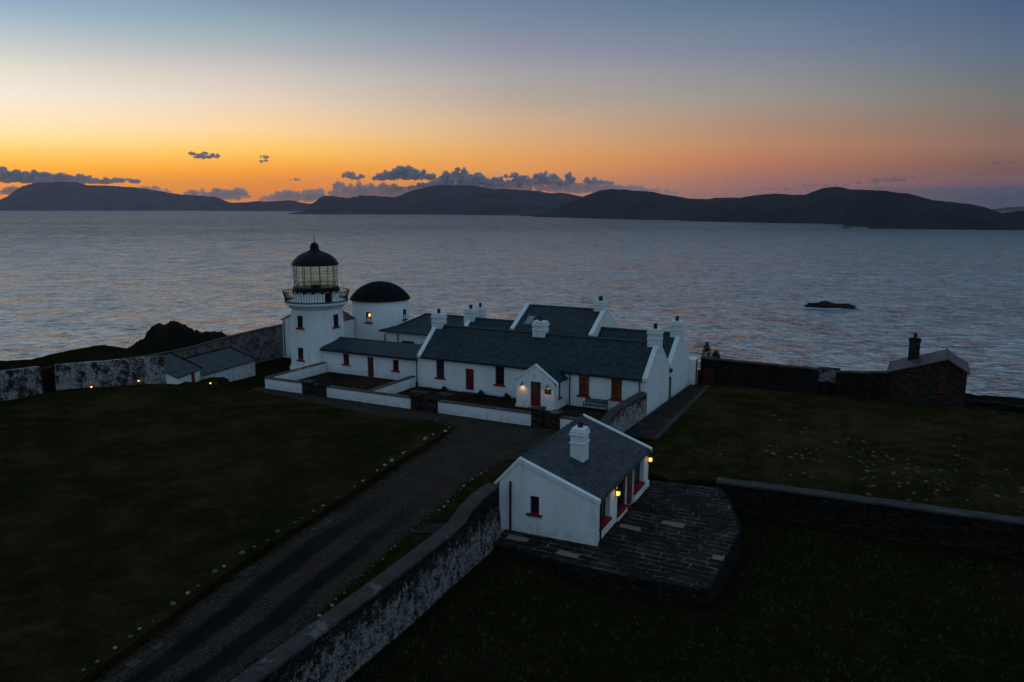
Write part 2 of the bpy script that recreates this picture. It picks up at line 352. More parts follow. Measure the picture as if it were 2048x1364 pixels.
m_plain('leaf', (.012, .013, .006), .8, .2, .4); m_plain('blade', (.036, .034, .009), .9, .1, .5); m_plain('blade_dry', (.07, .056, .024), .9, .1, .5)

# ------------------------------------------------------------------ mesh helper
class MB:
    def __init__(s): s.v = []; s.f = []
    def add(s, vs, fs):
        k = len(s.v); s.v += [tuple(v) for v in vs]; s.f += [tuple(i + k for i in f) for f in fs]; return s
    def box(s, x0, x1, y0, y1, z0, z1):
        return s.add([(x0,y0,z0),(x1,y0,z0),(x1,y1,z0),(x0,y1,z0),(x0,y0,z1),(x1,y0,z1),(x1,y1,z1),(x0,y1,z1)],
                     [(0,3,2,1),(4,5,6,7),(0,1,5,4),(1,2,6,5),(2,3,7,6),(3,0,4,7)])
    def hexa(s, lo, hi):
        n = len(lo)
        fs = [tuple(range(n))[::-1], tuple(range(n, 2 * n))] + [(i, (i + 1) % n, n + (i + 1) % n, n + i) for i in range(n)]
        return s.add(list(lo) + list(hi), fs)
    def extr(s, poly, d):            # closed polygon (ccw seen from -d) extruded by vector d
        return s.hexa(poly, [(p[0] + d[0], p[1] + d[1], p[2] + d[2]) for p in poly])
    def tube(s, pts, r, n=8, caps=True):
        pts = [Vector(p) for p in pts]; rs = r if isinstance(r, (list, tuple)) else [r] * len(pts)
        rings = []
        for i, p in enumerate(pts):
            d = (pts[min(i + 1, len(pts) - 1)] - pts[max(i - 1, 0)]).normalized()
            u = d.orthogonal().normalized() if abs(d.z) > .99 else d.cross(Vector((0, 0, 1))).normalized()
            w = d.cross(u)
            rings.append([p + (u * math.cos(2 * math.pi * k / n) + w * math.sin(2 * math.pi * k / n)) * rs[i] for k in range(n)])
        vs = [q for ring in rings for q in ring]; fs = []
        for i in range(len(pts) - 1):
            for k in range(n): fs.append((i * n + k, i * n + (k + 1) % n, (i + 1) * n + (k + 1) % n, (i + 1) * n + k))
        if caps: fs += [tuple(range(n))[::-1], tuple(range((len(pts) - 1) * n, len(pts) * n))]
        return s.add(vs, fs)
    def lathe(s, prof, n=48, cx=0, cy=0, a0=0, a1=None):
        full = a1 is None; a1 = 2 * math.pi if full else a1; m = n if full else n + 1
        vs = []; fs = []
        for r, z in prof:
            for k in range(m):
                a = a0 + (a1 - a0) * k / n; vs.append((cx + r * math.cos(a), cy + r * math.sin(a), z))
        for i in range(len(prof) - 1):
            for k in range(n):
                k2 = (k + 1) % m; fs.append((i * m + k, i * m + k2, (i + 1) * m + k2, (i + 1) * m + k))
        return s.add(vs, fs)
    def build(s, name, mat, parent=None, bevel=0, smooth=False, off=None):
        me = bpy.data.meshes.new(name)
        vs = s.v if off is None else [(v[0] - off[0], v[1] - off[1], v[2] - off[2]) for v in s.v]
        me.from_pydata(vs, [], s.f); me.validate(); me.update()
        uvl = me.uv_layers.new(name='UVMap').data
        for p in me.polygons:
            n = p.normal
            u = Vector((-n.y, n.x, 0)) if abs(n.z) < .995 else Vector((1, 0, 0))
            u.normalize(); w = n.cross(u)
            for li in p.loop_indices:
                co = me.vertices[me.loops[li].vertex_index].co; uvl[li].uv = (co.dot(u), co.dot(w))
        if smooth: me.polygons.foreach_set('use_smooth', [True] * len(me.polygons))
        me.materials.append(MATS[mat] if isinstance(mat, str) else mat)
        o = bpy.data.objects.new(name, me); col.objects.link(o)
        if parent: o.parent = parent
        if bevel:
            b = o.modifiers.new('bevel', 'BEVEL'); b.width = bevel; b.segments = 2; b.limit_method = 'ANGLE'; b.angle_limit = R(40)
        if smooth == 'auto' or (bevel and not smooth): pass
        return o

def tag(o, label=None, cat=None, group=None, kind=None):
    if label: o['label'] = label
    if cat: o['category'] = cat
    if group: o['group'] = group
    if kind: o['kind'] = kind
    return o
def thing(name, label, cat, org=(0, 0, 0), rot=None, group=None):
    o = bpy.data.objects.new(name, None); col.objects.link(o)
    o.location = W(*org); o.rotation_euler = (0, 0, -TH if rot is None else rot); o.empty_display_size = .5
    return tag(o, label, cat, group)
class Site:                     # a thing whose parts are written in site (a, b, z) or cottage (c, d, z) coordinates
    def __init__(s, name, label, cat, org, group=None, cottage=False):
        s.off = (org[0], org[1], org[2] if len(org) > 2 else 0)
        if cottage:
            a, b = CD(org[0], org[1]); s.root = thing(name, label, cat, (a, b, s.off[2]), -TC, group)
        else: s.root = thing(name, label, cat, s.off, None, group)
    def part(s, name, mb, mat, parent=None, label=None, **k):
        o = mb.build(name, mat, parent or s.root, off=s.off, **k)
        if label: o['label'] = label
        return o
def solo(name, mb, mat, label, cat, org, group=None, kind=None, **k):   # one-mesh thing in site coordinates
    off = (org[0], org[1], org[2] if len(org) > 2 else 0)
    o = mb.build(name, mat, None, off=off, **k); o.location = W(*off); o.rotation_euler = (0, 0, -TH)
    return tag(o, label, cat, group, kind)

def panel(mb, p0, ud, nd_, width, z0, z1, openings, depth=.22, top=None):
    """wall face from p0 along ud (2-D unit), outward normal nd_, with real openings (u0,u1,z0,z1) and reveals going inwards."""
    us = sorted({0, width, *[o[0] for o in openings], *[o[1] for o in openings]})
    zs = sorted({z0, z1, *[o[2] for o in openings], *[o[3] for o in openings]})
    P = lambda u, z, dd=0: (p0[0] + ud[0] * u - nd_[0] * dd, p0[1] + ud[1] * u - nd_[1] * dd, z)
    for i in range(len(us) - 1):
        for j in range(len(zs) - 1):
            uc, zc = (us[i] + us[i + 1]) / 2, (zs[j] + zs[j + 1]) / 2
            if any(o[0] < uc < o[1] and o[2] < zc < o[3] for o in openings): continue
            mb.add([P(us[i], zs[j]), P(us[i + 1], zs[j]), P(us[i + 1], zs[j + 1]), P(us[i], zs[j + 1])], [(0, 1, 2, 3)])
    for o in openings:
        a, b, c, d = o[:4]
        for q in (((a, c), (a, d)), ((a, d), (b, d)), ((b, d), (b, c)), ((b, c), (a, c))):
            (u1, w1), (u2, w2) = q
            mb.add([P(u1, w1), P(u2, w2), P(u2, w2, depth), P(u1, w1, depth)], [(0, 1, 2, 3)])
    return mb

def sash(site, p0, ud, nrm, o, glass='glass', panes=(2, 2), frame='red_dark', sill=True, inset=.12, sill_ext=.14, sillmat='red_paint'):
    """sash window in opening o=(u0,u1,z0,z1)"""
    u0, u1, z0, z1 = o[:4]; f = .06
    def bx(mb, ua, ub, za, zb, da, db):
        P = lambda u, d, z: (p0[0] + ud[0] * u - nrm[0] * d, p0[1] + ud[1] * u - nrm[1] * d, z)
        mb.hexa([P(ua, da, za), P(ub, da, za), P(ub, db, za), P(ua, db, za)], [P(ua, da, zb), P(ub, da, zb), P(ub, db, zb), P(ua, db, zb)])
    g = MB(); bx(g, u0 + .002, u1 - .002, z0, z1 - .002, inset + .03, inset + .045)
    w = site.part('window', g, glass)
    fr = MB(); bx(fr, u0 + .003, u0 + f, z0, z1 - .003, inset, inset + .028); bx(fr, u1 - f, u1 - .003, z0, z1 - .003, inset, inset + .028)
    bx(fr, u0 + f, u1 - f, z1 - f, z1 - .003, inset, inset + .028); bx(fr, u0 + f, u1 - f, z0, z0 + f * 1.5, inset, inset + .028)
    for i in range(1, panes[0]):
        uu = u0 + (u1 - u0) * i / panes[0]; bx(fr, uu - .016, uu + .016, z0 + f * 1.5, z1 - f, inset + .004, inset + .026)
    for j in range(1, panes[1]):
        zz = z0 + (z1 - z0) * j / panes[1]; t = .03 if j * 2 == panes[1] else .016
        bx(fr, u0 + f, u1 - f, zz - t, zz + t, inset + .002, inset + .024)
    site.part('frame', fr, frame, w)
    if sill:
        sl = MB(); bx(sl, u0 - sill_ext, u1 + sill_ext, z0 - .13, z0 - .001, -.10, -.002); bx(sl, u0 + .004, u1 - .004, z0 - .13, z0 + .014, -.098, inset + .02); site.part('sill', sl, sillmat, w)
    return w
def door(site, p0, ud, nrm, o, glazed=False, mat='door_red', inset=.12, dark=.0):
    u0, u1, z0, z1 = o[:4]
    def bx(mb, ua, ub, za, zb, da, db):
        P = lambda u, d, z: (p0[0] + ud[0] * u - nrm[0] * d, p0[1] + ud[1] * u - nrm[1] * d, z)
        mb.hexa([P(ua, da, za), P(ub, da, za), P(ub, db, za), P(ua, db, za)], [P(ua, da, zb), P(ub, da, zb), P(ub, db, zb), P(ua, db, zb)])
    m = MB(); bx(m, u0 + .05, u1 - .05, z0 + .02, z1 - .05, inset, inset + .05); d = site.part('door', m, mat)
    fr = MB(); bx(fr, u0 + .003, u0 + .05, z0, z1 - .003, inset - .03, inset + .04); bx(fr, u1 - .05, u1 - .003, z0, z1 - .003, inset - .03, inset + .04)
    bx(fr, u0 + .05, u1 - .05, z1 - .05, z1 - .003, inset - .03, inset + .04)
    for zz in ([z0 + .25, z0 + .55, z0 + 1.0] if not glazed else [z0 + .3, z0 + .95]):
        bx(fr, u0 + .12, u1 - .12, zz, zz + .03, inset - .012, inset - .001)
    site.part('frame', fr, 'red_dark', d)
    k = MB(); bx(k, u1 - .16, u1 - .12, z0 + .95, z0 + 1.05, inset - .05, inset - .002); site.part('handle', k, 'brass', d)
    if glazed:
        g = MB(); mid = (u0 + u1) / 2
        for a, b in ((u0 + .14, mid - .02), (mid + .02, u1 - .14)):
            for c, e in ((z0 + 1.1, z0 + 1.45), (z0 + 1.5, z1 - .15)): bx(g, a, b, c, e, inset - .008, inset - .002)
        site.part('pane', g, 'glass_dim', d)
    return d
def downpipe(site, a, b, z0, z1, kink=None):
    m = MB(); pts = [(a, b, z0), (a, b, z1)]
    if kink: pts += [(a + kink[0], b + kink[1], z1 + .25)]
    m.tube(pts, .055, 8); return site.part('downpipe', m, 'gutter', smooth=True)
def chimney(site, a, b, zr, zt, la=1.25, lb=.75, pot=True, mat='chimney_white', pots=1, slope=None, pot_r=.16, pot_h=.42, tilt=0):
    """stack with two string courses and a cap, standing on the ridge"""
    m = MB(); x0, x1, y0, y1 = a - la / 2, a + la / 2, b - lb / 2, b + lb / 2
    m.box(x0, x1, y0, y1, zr - .6, zt - .42)
    o = site.part('chimney', m, mat, bevel=.02)
    c = MB(); e = .07
    c.box(x0 - e, x1 + e, y0 - e, y1 + e, zt - .42, zt - .30); c.box(x0 - .03, x1 + .03, y0 - .03, y1 + .03, zt - .30, zt - .12)
    c.box(x0 + .02, x1 - .02, y0 + .02, y1 - .02, zt - .12, zt)
    zz = (zr + zt) / 2 - .25
    c.box(x0 - .05, x1 + .05, y0 - .05, y1 + .05, zz, zz + .09)
    site.part('cornice', c, mat, o, bevel=.015)
    for k in range(pots):
        p = MB(); p.lathe([(.0, zt - .02), (pot_r, zt - .02), (pot_r * .92, zt + pot_h * .9), (pot_r * 1.05, zt + pot_h * .92), (pot_r * 1.05, zt + pot_h), (pot_r * .75, zt + pot_h), (pot_r * .7, zt + .1), (0, zt + .1)], 14, a + (k - (pots - 1) / 2) * .5, b)
        site.part('chimney_pot', p, 'pot_black', o)
    return o
def gable_roof(site, a0, a1, b0, b1, ze, zr, over=.18, th=.12, mat='slate', ridge_mat='ridge_tile', bridge=None):
    """ridge runs along a"""
    bm = (b0 + b1) / 2 if bridge is None else bridge
    o = None; m = MB()
    s0 = (zr - ze) / (bm - b0); s1 = (zr - ze) / (b1 - bm)
    m.extr([(a0, b0 - over, ze - over * s0), (a0, bm, zr), (a0, b1 + over, ze - over * s1), (a0, b1 + over, ze - over * s1 + th), (a0, bm, zr + th * 1.05), (a0, b0 - over, ze - over * s0 + th)], (a1 - a0, 0, 0))
    o = site.part('roof', m, mat)
    r = MB(); k = int((a1 - a0) / .45)
    for i in range(k):
        x = a0 + (a1 - a0) * i / k; w = (a1 - a0) / k
        r.extr([(x, bm - .16, zr + th - .05), (x, bm, zr + th + .065 + .008 * (i % 2)), (x, bm + .16, zr + th - .05), (x, bm, zr + th - .01)], (w - .012, 0, 0))
    site.part('ridge_tiles', r, ridge_mat, o)
    g = MB(); g.box(a0, a1, b0 - over - .11, b0 - over - .01, ze - over * s0 - .05, ze - over * s0 + .05); site.part('gutter', g, 'gutter', o)
    return o
def coping_gable(site, a, b0, b1, ze, zr, bridge=None, w=.42, rise=.22, over=.15):
    """raised white coping on a gable, sloping strips across the wall top"""
    bm = (b0 + b1) / 2 if bridge is None else bridge
    s0 = (zr - ze) / (bm - b0); s1 = (zr - ze) / (b1 - bm)
    m = MB(); t = .1
    z0 = ze - over * s0 + rise; z1 = ze - over * s1 + rise; zm = zr + rise
    m.extr([(a - w / 2, b0 - over, z0 - .30), (a - w / 2, bm, zm - .30), (a - w / 2, b1 + over, z1 - .30), (a - w / 2, b1 + over, z1), (a - w / 2, bm, zm), (a - w / 2, b0 - over, z0)], (w, 0, 0))
    return site.part('gable_coping', m, 'chimney_white', bevel=.02)
def gable_wall(mb, a, b0, b1, z0, ze, zr, th, bridge=None):
    bm = (b0 + b1) / 2 if bridge is None else bridge
    mb.extr([(a, b0, z0), (a, b0, ze), (a, bm, zr), (a, b1, ze), (a, b1, z0)], (th, 0, 0))
UA, NB = (1, 0), (0, -1)

# ------------------------------------------------------------------ ground
def smooth(e0, e1, x):
    t = min(1, max(0, (x - e0) / (e1 - e0))); return t * t * (3 - 2 * t)
def nz(x, y, s, k=0): return mnoise.noise(Vector((x * s + 3.1, y * s - 1.7, k)))
DRL = [(-4.2,-62),(-4.6,-54),(-5.77,-44.2),(-6.9,-39.5),(-7.81,-35.5),(-8.5,-31),(-8.97,-26.7),(-9.8,-21.5),(-10.56,-16.3),(-11.1,-13),(-11.32,-11.5),(-11.9,-10.7),(-13.27,-10.2),(-15.8,-10.4),(-18.73,-10.5),(-25.5,-9.9),(-32.1,-8.9),(-34.4,-8.5)]
DRR = [(-1.1,-62),(-1.2,-50),(-1.48,-40.6),(-1.59,-38.2),(-2.06,-35.8),(-3.37,-28.4),(-3.86,-24.1),(-4.59,-21),(-4.74,-17.9),(-4.3,-15.6),(-2.6,-13.4)]
def east_line(a): return -13.6 + .055 * (a - 9)
def ground_h(a, b):
    z = -.12
    # lower field south of the east wall and outside the west wall
    lf = smooth(.55, 1.3, a) * (1 - smooth(east_line(a) - .15, east_line(a) + .25, b))
    low = -.25 - .45 * smooth(2, 8, a) - .7 * smooth(-30, -16, b) * smooth(8, 12, a) - .25 * smooth(12, 40, a)
    z += lf * low
    # land behind the north-west wall, rising then dropping to the sea
    z += (.03 + .10 * smooth(1.2, 2.5, a)) * nz(a, b, .25) + .03 * nz(a, b, 1.1)
    if a < -39: z -= 1.15 * smooth(-39.5, -43.5, a) * smooth(-10.5, -7, b)
    # cliffs
    if b > 15.5:
        z += .3 * smooth(15.5, 19, b)
    edge = 0
    ea = -57.5 + 2.2 * nz(0, b, .12, 4) + .04 * (b + 20)
    eb = 19.5 + 1.4 * nz(a, 0, .2, 9) + (1.6 * smooth(14, 30, a)) - .06 * (a - 10) * (a > 24)
    er = 95 + 3 * nz(b, 0, .1, 2)
    if a < -50.2: z = z * (1 - smooth(-50.2, -54, a)) + smooth(-50.2, -54, a) * float(np.interp(b, (-60, -30, -22, -18.9, -17, -13.4, -7.8, -6.9, -4.5, -2, 4, 10), (2.2, 2.4, 2.5, 2.75, 2.25, 2.35, 2.45, 2.0, 1.4, .2, -.8, -1.5)) + .28 * nz(a, b, .45, 6) + .16 * nz(a, b, 1.4, 6))
    d = max(ea - a, b - eb, a - er, -150 - b)
    if d > 0: z -= 8 * smooth(0, 3.5, d) + 1.9 * max(0, d - 1) + .6 * abs(nz(a, b, .5, 3)) * min(d, 6)
    return max(z, SEA - 5)
def ground_mesh():
    def axis(segs):
        out = []
        for a, b, st in segs:
            out += list(np.arange(a, b, st))
        return out + [segs[-1][1]]
    A = axis([(-130, -66, 8), (-66, -48, .8), (-48, 40, .55), (40, 90, 3), (90, 170, 8)]); B_ = axis([(-260, -70, 12), (-70, -4, .6), (-4, 34, .8), (34, 100, 7)])
    vs = []; fs = []
    for b in B_:
        for a in A: vs.append((a, b, ground_h(a, b)))
    n = len(A)
    for j in range(len(B_) - 1):
        for i in range(n - 1): k = j * n + i; fs.append((k, k + 1, k + n + 1, k + n))
    m = MB(); m.add(vs, fs); return m
def m_ground():
    m = MN('ground_mix'); p = m.wpos(); n1 = m.noise(p, .13, 6, .62); n2 = m.noise(p, 1.6, 5, .6); n3 = m.noise(p, 9, 4, .7)
    c = m.mix(m.mr(n2, .3, .7), (.009, .009, .003), (.017, .0155, .005)); c = m.mix(m.mr(n1, .5, .7, 0, .7), c, (.026, .018, .010))
    c = m.mix(m.mr(n3, .45, .75, 0, .6), c, (.005, .005, .002))
    g = m.n('ShaderNodeNewGeometry'); sp = m.n('ShaderNodeSeparateXYZ'); m.l(g.outputs['True Normal'], sp.inputs[0])
    c = m.mix(m.mr(sp.outputs[2], .55, .8, 1, 0), c, (.03, .026, .022))
    m.col(c); m.rough(1, 0); m.nrm(m.bump(m.math('ADD', n3, m.math('MULTIPLY', n2, 1.5)), .12, .9))
m_ground()
solo('ground', ground_mesh(), 'ground_mix', None, None, (0, 0, 0), kind='structure')

def fill(poly, hf, step=.6, lift=0, skirt=0, jitter=.0, uvf=None):
    """flat region bounded by poly (a,b), triangulated with interior points, height hf(a,b)"""
    P = []
    for (x0, y0), (x1, y1) in zip(poly, poly[1:] + poly[:1]):
        n = max(1, int(math.hypot(x1 - x0, y1 - y0) / step))
        for k in range(n): P.append((x0 + (x1 - x0) * k / n + jitter * nz(x0 + k, y0, 1.3), y0 + (y1 - y0) * k / n + jitter * nz(y0 + k, x0, 1.3, 2)))
    nb = len(P); xs = [p[0] for p in P]; ys = [p[1] for p in P]
    def inside(x, y):
        r = False
        for i in range(nb):
            x1, y1 = P[i]; x2, y2 = P[i - 1]
            if (y1 > y) != (y2 > y) and x < (x2 - x1) * (y - y1) / (y2 - y1) + x1: r = not r
        return r
    pts = list(P)
    for x in np.arange(min(xs), max(xs), step):
        for y in np.arange(min(ys), max(ys), step):
            xx, yy = x + random.uniform(-.2, .2) * step, y + random.uniform(-.2, .2) * step
            if inside(xx, yy): pts.append((xx, yy))
    out = delaunay_2d_cdt([Vector(p) for p in pts], [], [list(range(nb))], 1, 1e-4)
    m = MB(); m.add([(v[0], v[1], hf(v[0], v[1]) + lift) for v in out[0]], [tuple(f) for f in out[2]])
    if skirt:
        vs = []; fs = []
        for i, p in enumerate(P):
            h = hf(*p) + lift; q = .03 * nz(p[0], p[1], 2)
            vs += [(p[0], p[1], h), (p[0] + q, p[1] - q, h - skirt)]
        n2 = len(P)
        ar = sum(P[i - 1][0] * P[i][1] - P[i][0] * P[i - 1][1] for i in range(n2))
        for i in range(n2):
            j = (i + 1) % n2; f = (2 * i, 2 * i + 1, 2 * j + 1, 2 * j); fs.append(f if ar > 0 else f[::-1])
        m.add(vs, fs)
    return m

# raised lawn inside the yard
NWL = [(-42.5,-11.1),(-44.4,-13.2),(-48.5,-17.2),(-48.6,-23),(-48.8,-40),(-48.8,-62)]
lawn_poly = DRL + [(-37,-8.8),(-38.2,-9.2),(-42.8,-10.2)] + NWL
def bankdist(a, b):
    best = 9
    for (x0, y0), (x1, y1) in zip(DRL[:-1], DRL[1:]):
        dx, dy = x1 - x0, y1 - y0; t = max(0, min(1, ((a - x0) * dx + (b - y0) * dy) / (dx * dx + dy * dy)))
        best = min(best, math.hypot(a - x0 - t * dx, b - y0 - t * dy))
    return best
def lawn_h(a, b):
    r = .30 * (1 - smooth(-16, -10, b) * .75) * (1 - .8 * smooth(-14, -20, a) * smooth(-14, -10, b))
    return .06 + .3 * smooth(-38.5, -41.5, a) * smooth(-16, -11.5, b) + r * smooth(0, .35, bankdist(a, b) + .24) * 1.5 + .07 * nz(a, b, .3) + .02 * nz(a, b, 1.5) + .05
solo('lawn', fill(lawn_poly, lawn_h, .7, 0, .5, .12), 'turf', None, None, (0, 0, 0), kind='structure')
# drive: gravel sheet between lawn bank and stone row, widening into the yard
def drive_mesh():
    m = MB(); rows = []
    def at(pl, b):
        q = sorted(pl, key=lambda p: p[1]); 
        return float(np.interp(b, [p[1] for p in q], [p[0] for p in q]))
    vs = []; fs = []; nb = 90; na = 14
    for j in range(nb + 1):
        b = -62 + (62 - 13.4) * j / nb; l, r = at(DRL[:11], b) - .1, at(DRR, b) + .15
        for i in range(na + 1):
            t = i / na; a = l + (r - l) * t
            vs.append((a, b, .078 + .03 * nz(a, b, .8) - .035 * (math.exp(-((t - .33) / .09) ** 2) + math.exp(-((t - .70) / .08) ** 2)) * (b < -17) + ground_h(a, b) * .0))
    for j in range(nb):
        for i in range(na): k = j * (na + 1) + i; fs.append((k, k + 1, k + na + 2, k + na + 1))
    m.add(vs, fs); return m
dm = drive_mesh(); drive = solo('driveway', dm, 'gravel', None, None, (0, 0, 0), kind='structure')
uvd = drive.data.uv_layers[0].data
for p in drive.data.polygons:
    for li in p.loop_indices:
        vi = drive.data.loops[li].vertex_index; uvd[li].uv = ((vi % 15) / 14, (vi // 15) / 90 * 48.6)
yard_poly = [(-11.3,-13.35),(-2.6,-13.35),(-.75,-13.0),(-.75,-7.5),(-35.2,-7.0),(-35.2,-8.0),(-34.4,-8.5),(-25.5,-9.75),(-18.7,-10.4),(-15.8,-10.3),(-13.3,-10.1),(-11.9,-10.6)]
solo('yard', fill(yard_poly, lambda a, b: .085 + .02 * nz(a, b, .8), .8), 'gravel', None, None, (0, 0, 0), kind='structure')
# verge between the stone row and the west wall
verge_poly = DRR[:-1] + [(-2.6,-14.2),(-.6,-14.2),(-.3,-22),(.2,-26),(.35,-30),(.6,-40),(.8,-50),(.9,-62)]
solo('verge', fill(verge_poly, lambda a, b: .15 + .04 * nz(a, b, .9), .6, 0, .2, .05), 'turf', None, None, (0, 0, 0), kind='structure')
# garden plots in front of the houses
solo('garden_ground', fill([(-34,-7.0),(-.5,-7.0),(-.5,-.02),(-22,-.02),(-22.4,1.15),(-34,1.5)], lambda a, b: .075 + .02 * nz(a, b, 1.4), .7), 'soil', None, None, (0, 0, 0), kind='structure')
solo('slab_strip', fill([(-4.5,-56),(-5.5,-44.2),(-6.1,-41.6),(-5.6,-41.4),(-5.0,-44.2),(-3.9,-56)], lambda a, b: .112, .8, jitter=.14), 'slab_strip', None, None, (0, 0, 0), kind='structure')
for q in ([(-7.0,-38.2),(-7.75,-35.2),(-7.35,-35.0),(-6.65,-38.0)], [(-8.2,-30.6),(-8.5,-28.6),(-7.9,-28.4),(-7.7,-30.5)]):
    solo('slab_strip', fill(q, lambda a, b: .112, .5, jitter=.12), 'slab_strip', None, None, (0, 0, 0), kind='structure')
solo('path', fill([(.15,-6.2),(2.9,-6.4),(2.45,2),(1.95,12.9),(.15,12.9)], lambda a, b: .09 + .01 * nz(a, b, 1.4), .6, 0, .1), 'path_flags', None, None, (0, 0, 0), kind='structure')
solo('kerb', MB().extr([(2.6,-6.4,0),(2.95,-6.4,0),(2.95,-6.4,.17),(2.6,-6.4,.17)], (-.95,19.2,0)), 'coping', None, None, (0, 0, 0), kind='structure', bevel=.03)
def east_h(a, b): return .14 + .16 * smooth(4, 9, a) * (1 - smooth(-12, -4, b)) + .05 * nz(a, b, .3) + .02 * nz(a, b, 1.3)
solo('east_field', fill([(3.0,-6.6),(2.0,13.2),(13,13.7),(24,14.2),(60,16),(60,-10.9),(9.0,-13.5),(6.6,-14.5),(3.4,-13.5),(1.6,-10)], east_h, .8, 0, .3), 'turf_east', None, None, (0, 0, 0), kind='structure')
# cottage terrace
tp = [CD(-4.3,-1.95), CD(1.2,-2.6), CD(6.12,-2.25), CD(6.25,5.2), CD(5.2,8.5), CD(4.1,11.1), CD(-.4,10.6), CD(-.4,6), CD(-4.9,3), CD(-4.9,-1.9)]
tn = Site('stone_terrace', 'dark flagstone terrace with pale mortar beside the small white cottage', 'terrace', (6, -20, 0))
o = fill(tp, lambda a, b: .05 + .02 * nz(a, b, 2), .4, 0, 0, .12)
tn.part('paving', o, 'flagstones')
m = MB(); vs = []; ring = tp[:6]; pts = []
for (x0, y0), (x1, y1) in zip(ring[:-1], ring[1:]):
    n = int(math.hypot(x1 - x0, y1 - y0) / .25)
    for k in range(n): pts.append((x0 + (x1 - x0) * k / n, y0 + (y1 - y0) * k / n))
pts.append(ring[-1])
cx, cy = 7.5, -21
for i, (x, y) in enumerate(pts):
    d = math.hypot(x - cx, y - cy); ux, uy = (x - cx) / d, (y - cy) / d
    for k, z in enumerate((.062, .060, -.08, -.35, -.7, -1.6)):
        q = (-.10, .03, .05, .04, .06, .08)[k] + (.07 * nz(x * 3, y * 3 + z * 5, 1) if k else 0); vs.append((x + ux * q, y + uy * q, z + (.012 * nz(x, y, 3) if k < 3 else 0)))
fs = [(i * 6 + k, i * 6 + k + 1, i * 6 + k + 7, i * 6 + k + 6) for i in range(len(pts) - 1) for k in range(5)]
m.add(vs, fs); tn.part('retaining_wall', m, 'rubble_dark')

# ------------------------------------------------------------------ sea, hills
def sea_mesh():
    m = MB(); rs = [60, 200, 500, 1000, 2000, 4000, 8000, 14000, 23500]; n = 96
    vs = [(0, 0, SEA)]; fs = []
    for r in rs:
        for k in range(n): vs.append((r * math.cos(2 * math.pi * k / n), r * math.sin(2 * math.pi * k / n), SEA))
    for k in range(n): fs.append((0, 1 + k, 1 + (k + 1) % n))
    for i in range(len(rs) - 1):
        for k in range(n): fs.append((1 + i * n + k, 1 + (i + 1) * n + k, 1 + (i + 1) * n + (k + 1) % n, 1 + i * n + (k + 1) % n))
    return m.add(vs, fs)
so = sea_mesh().build('sea', 'sea_water'); so['kind'] = 'structure'

def ray(x, y):
    dx, dy, F = x - 1024, 682 - y, 1593
    return dx, F * math.cos(PITCH) + dy * math.sin(PITCH), -F * math.sin(PITCH) + dy * math.cos(PITCH)
def hill(name, crest, shore, dback, mat, rough=.10, seed=1, step=5):
    """headland: crest and shore lines given as bearings; crest lies dback metres behind the shore; full relief behind too"""
    x0 = max(crest[0][0], shore[0][0]); x1 = min(crest[-1][0], shore[-1][0])
    cxs, cys = zip(*crest); sxs, sys_ = zip(*shore)
    cols_ = np.arange(x0, x1 + 1, step); m = MB(); vs = []; K = 22
    for x in cols_:
        ys = float(np.interp(x, sxs, sys_)); yc = float(np.interp(x, cxs, cys)) + 1.1 * mnoise.fractal(Vector((x * .035, seed, 0)), .8, 2, 6) + .5 * mnoise.noise(Vector((x * .25, seed, 3)))
        X, Y, Z = ray(x, ys); s = (SEA - H) / Z; ds = s * math.hypot(X, Y)
        ux, uy = X / math.hypot(X, Y), Y / math.hypot(X, Y)
        ysm = float(np.mean([np.interp(x + q, sxs, sys_) for q in range(-100, 101, 20)])); Zs = ray(x, ysm); dsm = (SEA - H) / Zs[2] * math.hypot(Zs[0], Zs[1])
        rise = max(0.02, (ysm - yc) / 60); db = max(dback * min(1.0, .25 + rise) + dsm - ds, 60)      # the crest keeps its own even distance behind a stepped shore
        X, Y, Z = ray(x, yc); slope = Z / math.hypot(X, Y)
        hc = H + slope * (ds + db)                      # crest height (world z)
        hc = max(hc, SEA + 6)
        for k in range(K):
            if k < 15:
                t = k / 14; d = ds + db * t; prof = (1 - (1 - t) ** 1.6) * .9 + .1 * t
                nn = rough * (hc - SEA) * mnoise.fractal(Vector((ux * d * .0014, uy * d * .0014, seed)), 1, 2, 6) * math.sin(math.pi * t)
                lim = H + slope * d                      # stays under the crest line
                z = min(SEA + (hc - SEA) * prof + nn, lim - .012 * (hc - SEA) * (1 - t) if t < 1 else lim)
                z = max(z, SEA + 3 * t) if k else SEA - 4
            else:
                t = (k - 14) / 7; d = ds + db * (1 + t); z = SEA + (hc - SEA) * (1 - t ** 1.5) - 3 * t
            vs.append((ux * d, uy * d, z))
    fs = [(i * K + k, i * K + k + 1, (i + 1) * K + k + 1, (i + 1) * K + k) for i in range(len(cols_) - 1) for k in range(K - 1)]
    m.add(vs, [f[::-1] for f in fs]); o = m.build(name, mat, smooth=True); o['kind'] = 'structure'; return o
hill('hills', [(-300,418),(-150,412),(0,400),(16,393),(28,385),(42,377),(60,369),(75,365.5),(115,363.5),(155,363.5),(166,367),(182,370.5),(215,371),(250,373),(300,378),(350,387),(400,391.5),(430,393),(446,399),(462,405.5),(500,404),(520,401.5),(548,403),(566,401.5),(578,399.5),(592,402),(606,406),(625,407),(680,409),(720,415)],
     [(-300,421),(-150,421.5),(0,421),(300,421.2),(416,420.6),(417,422),(600,422.4),(720,422)], 2600, 'hill_far', .12, 1)
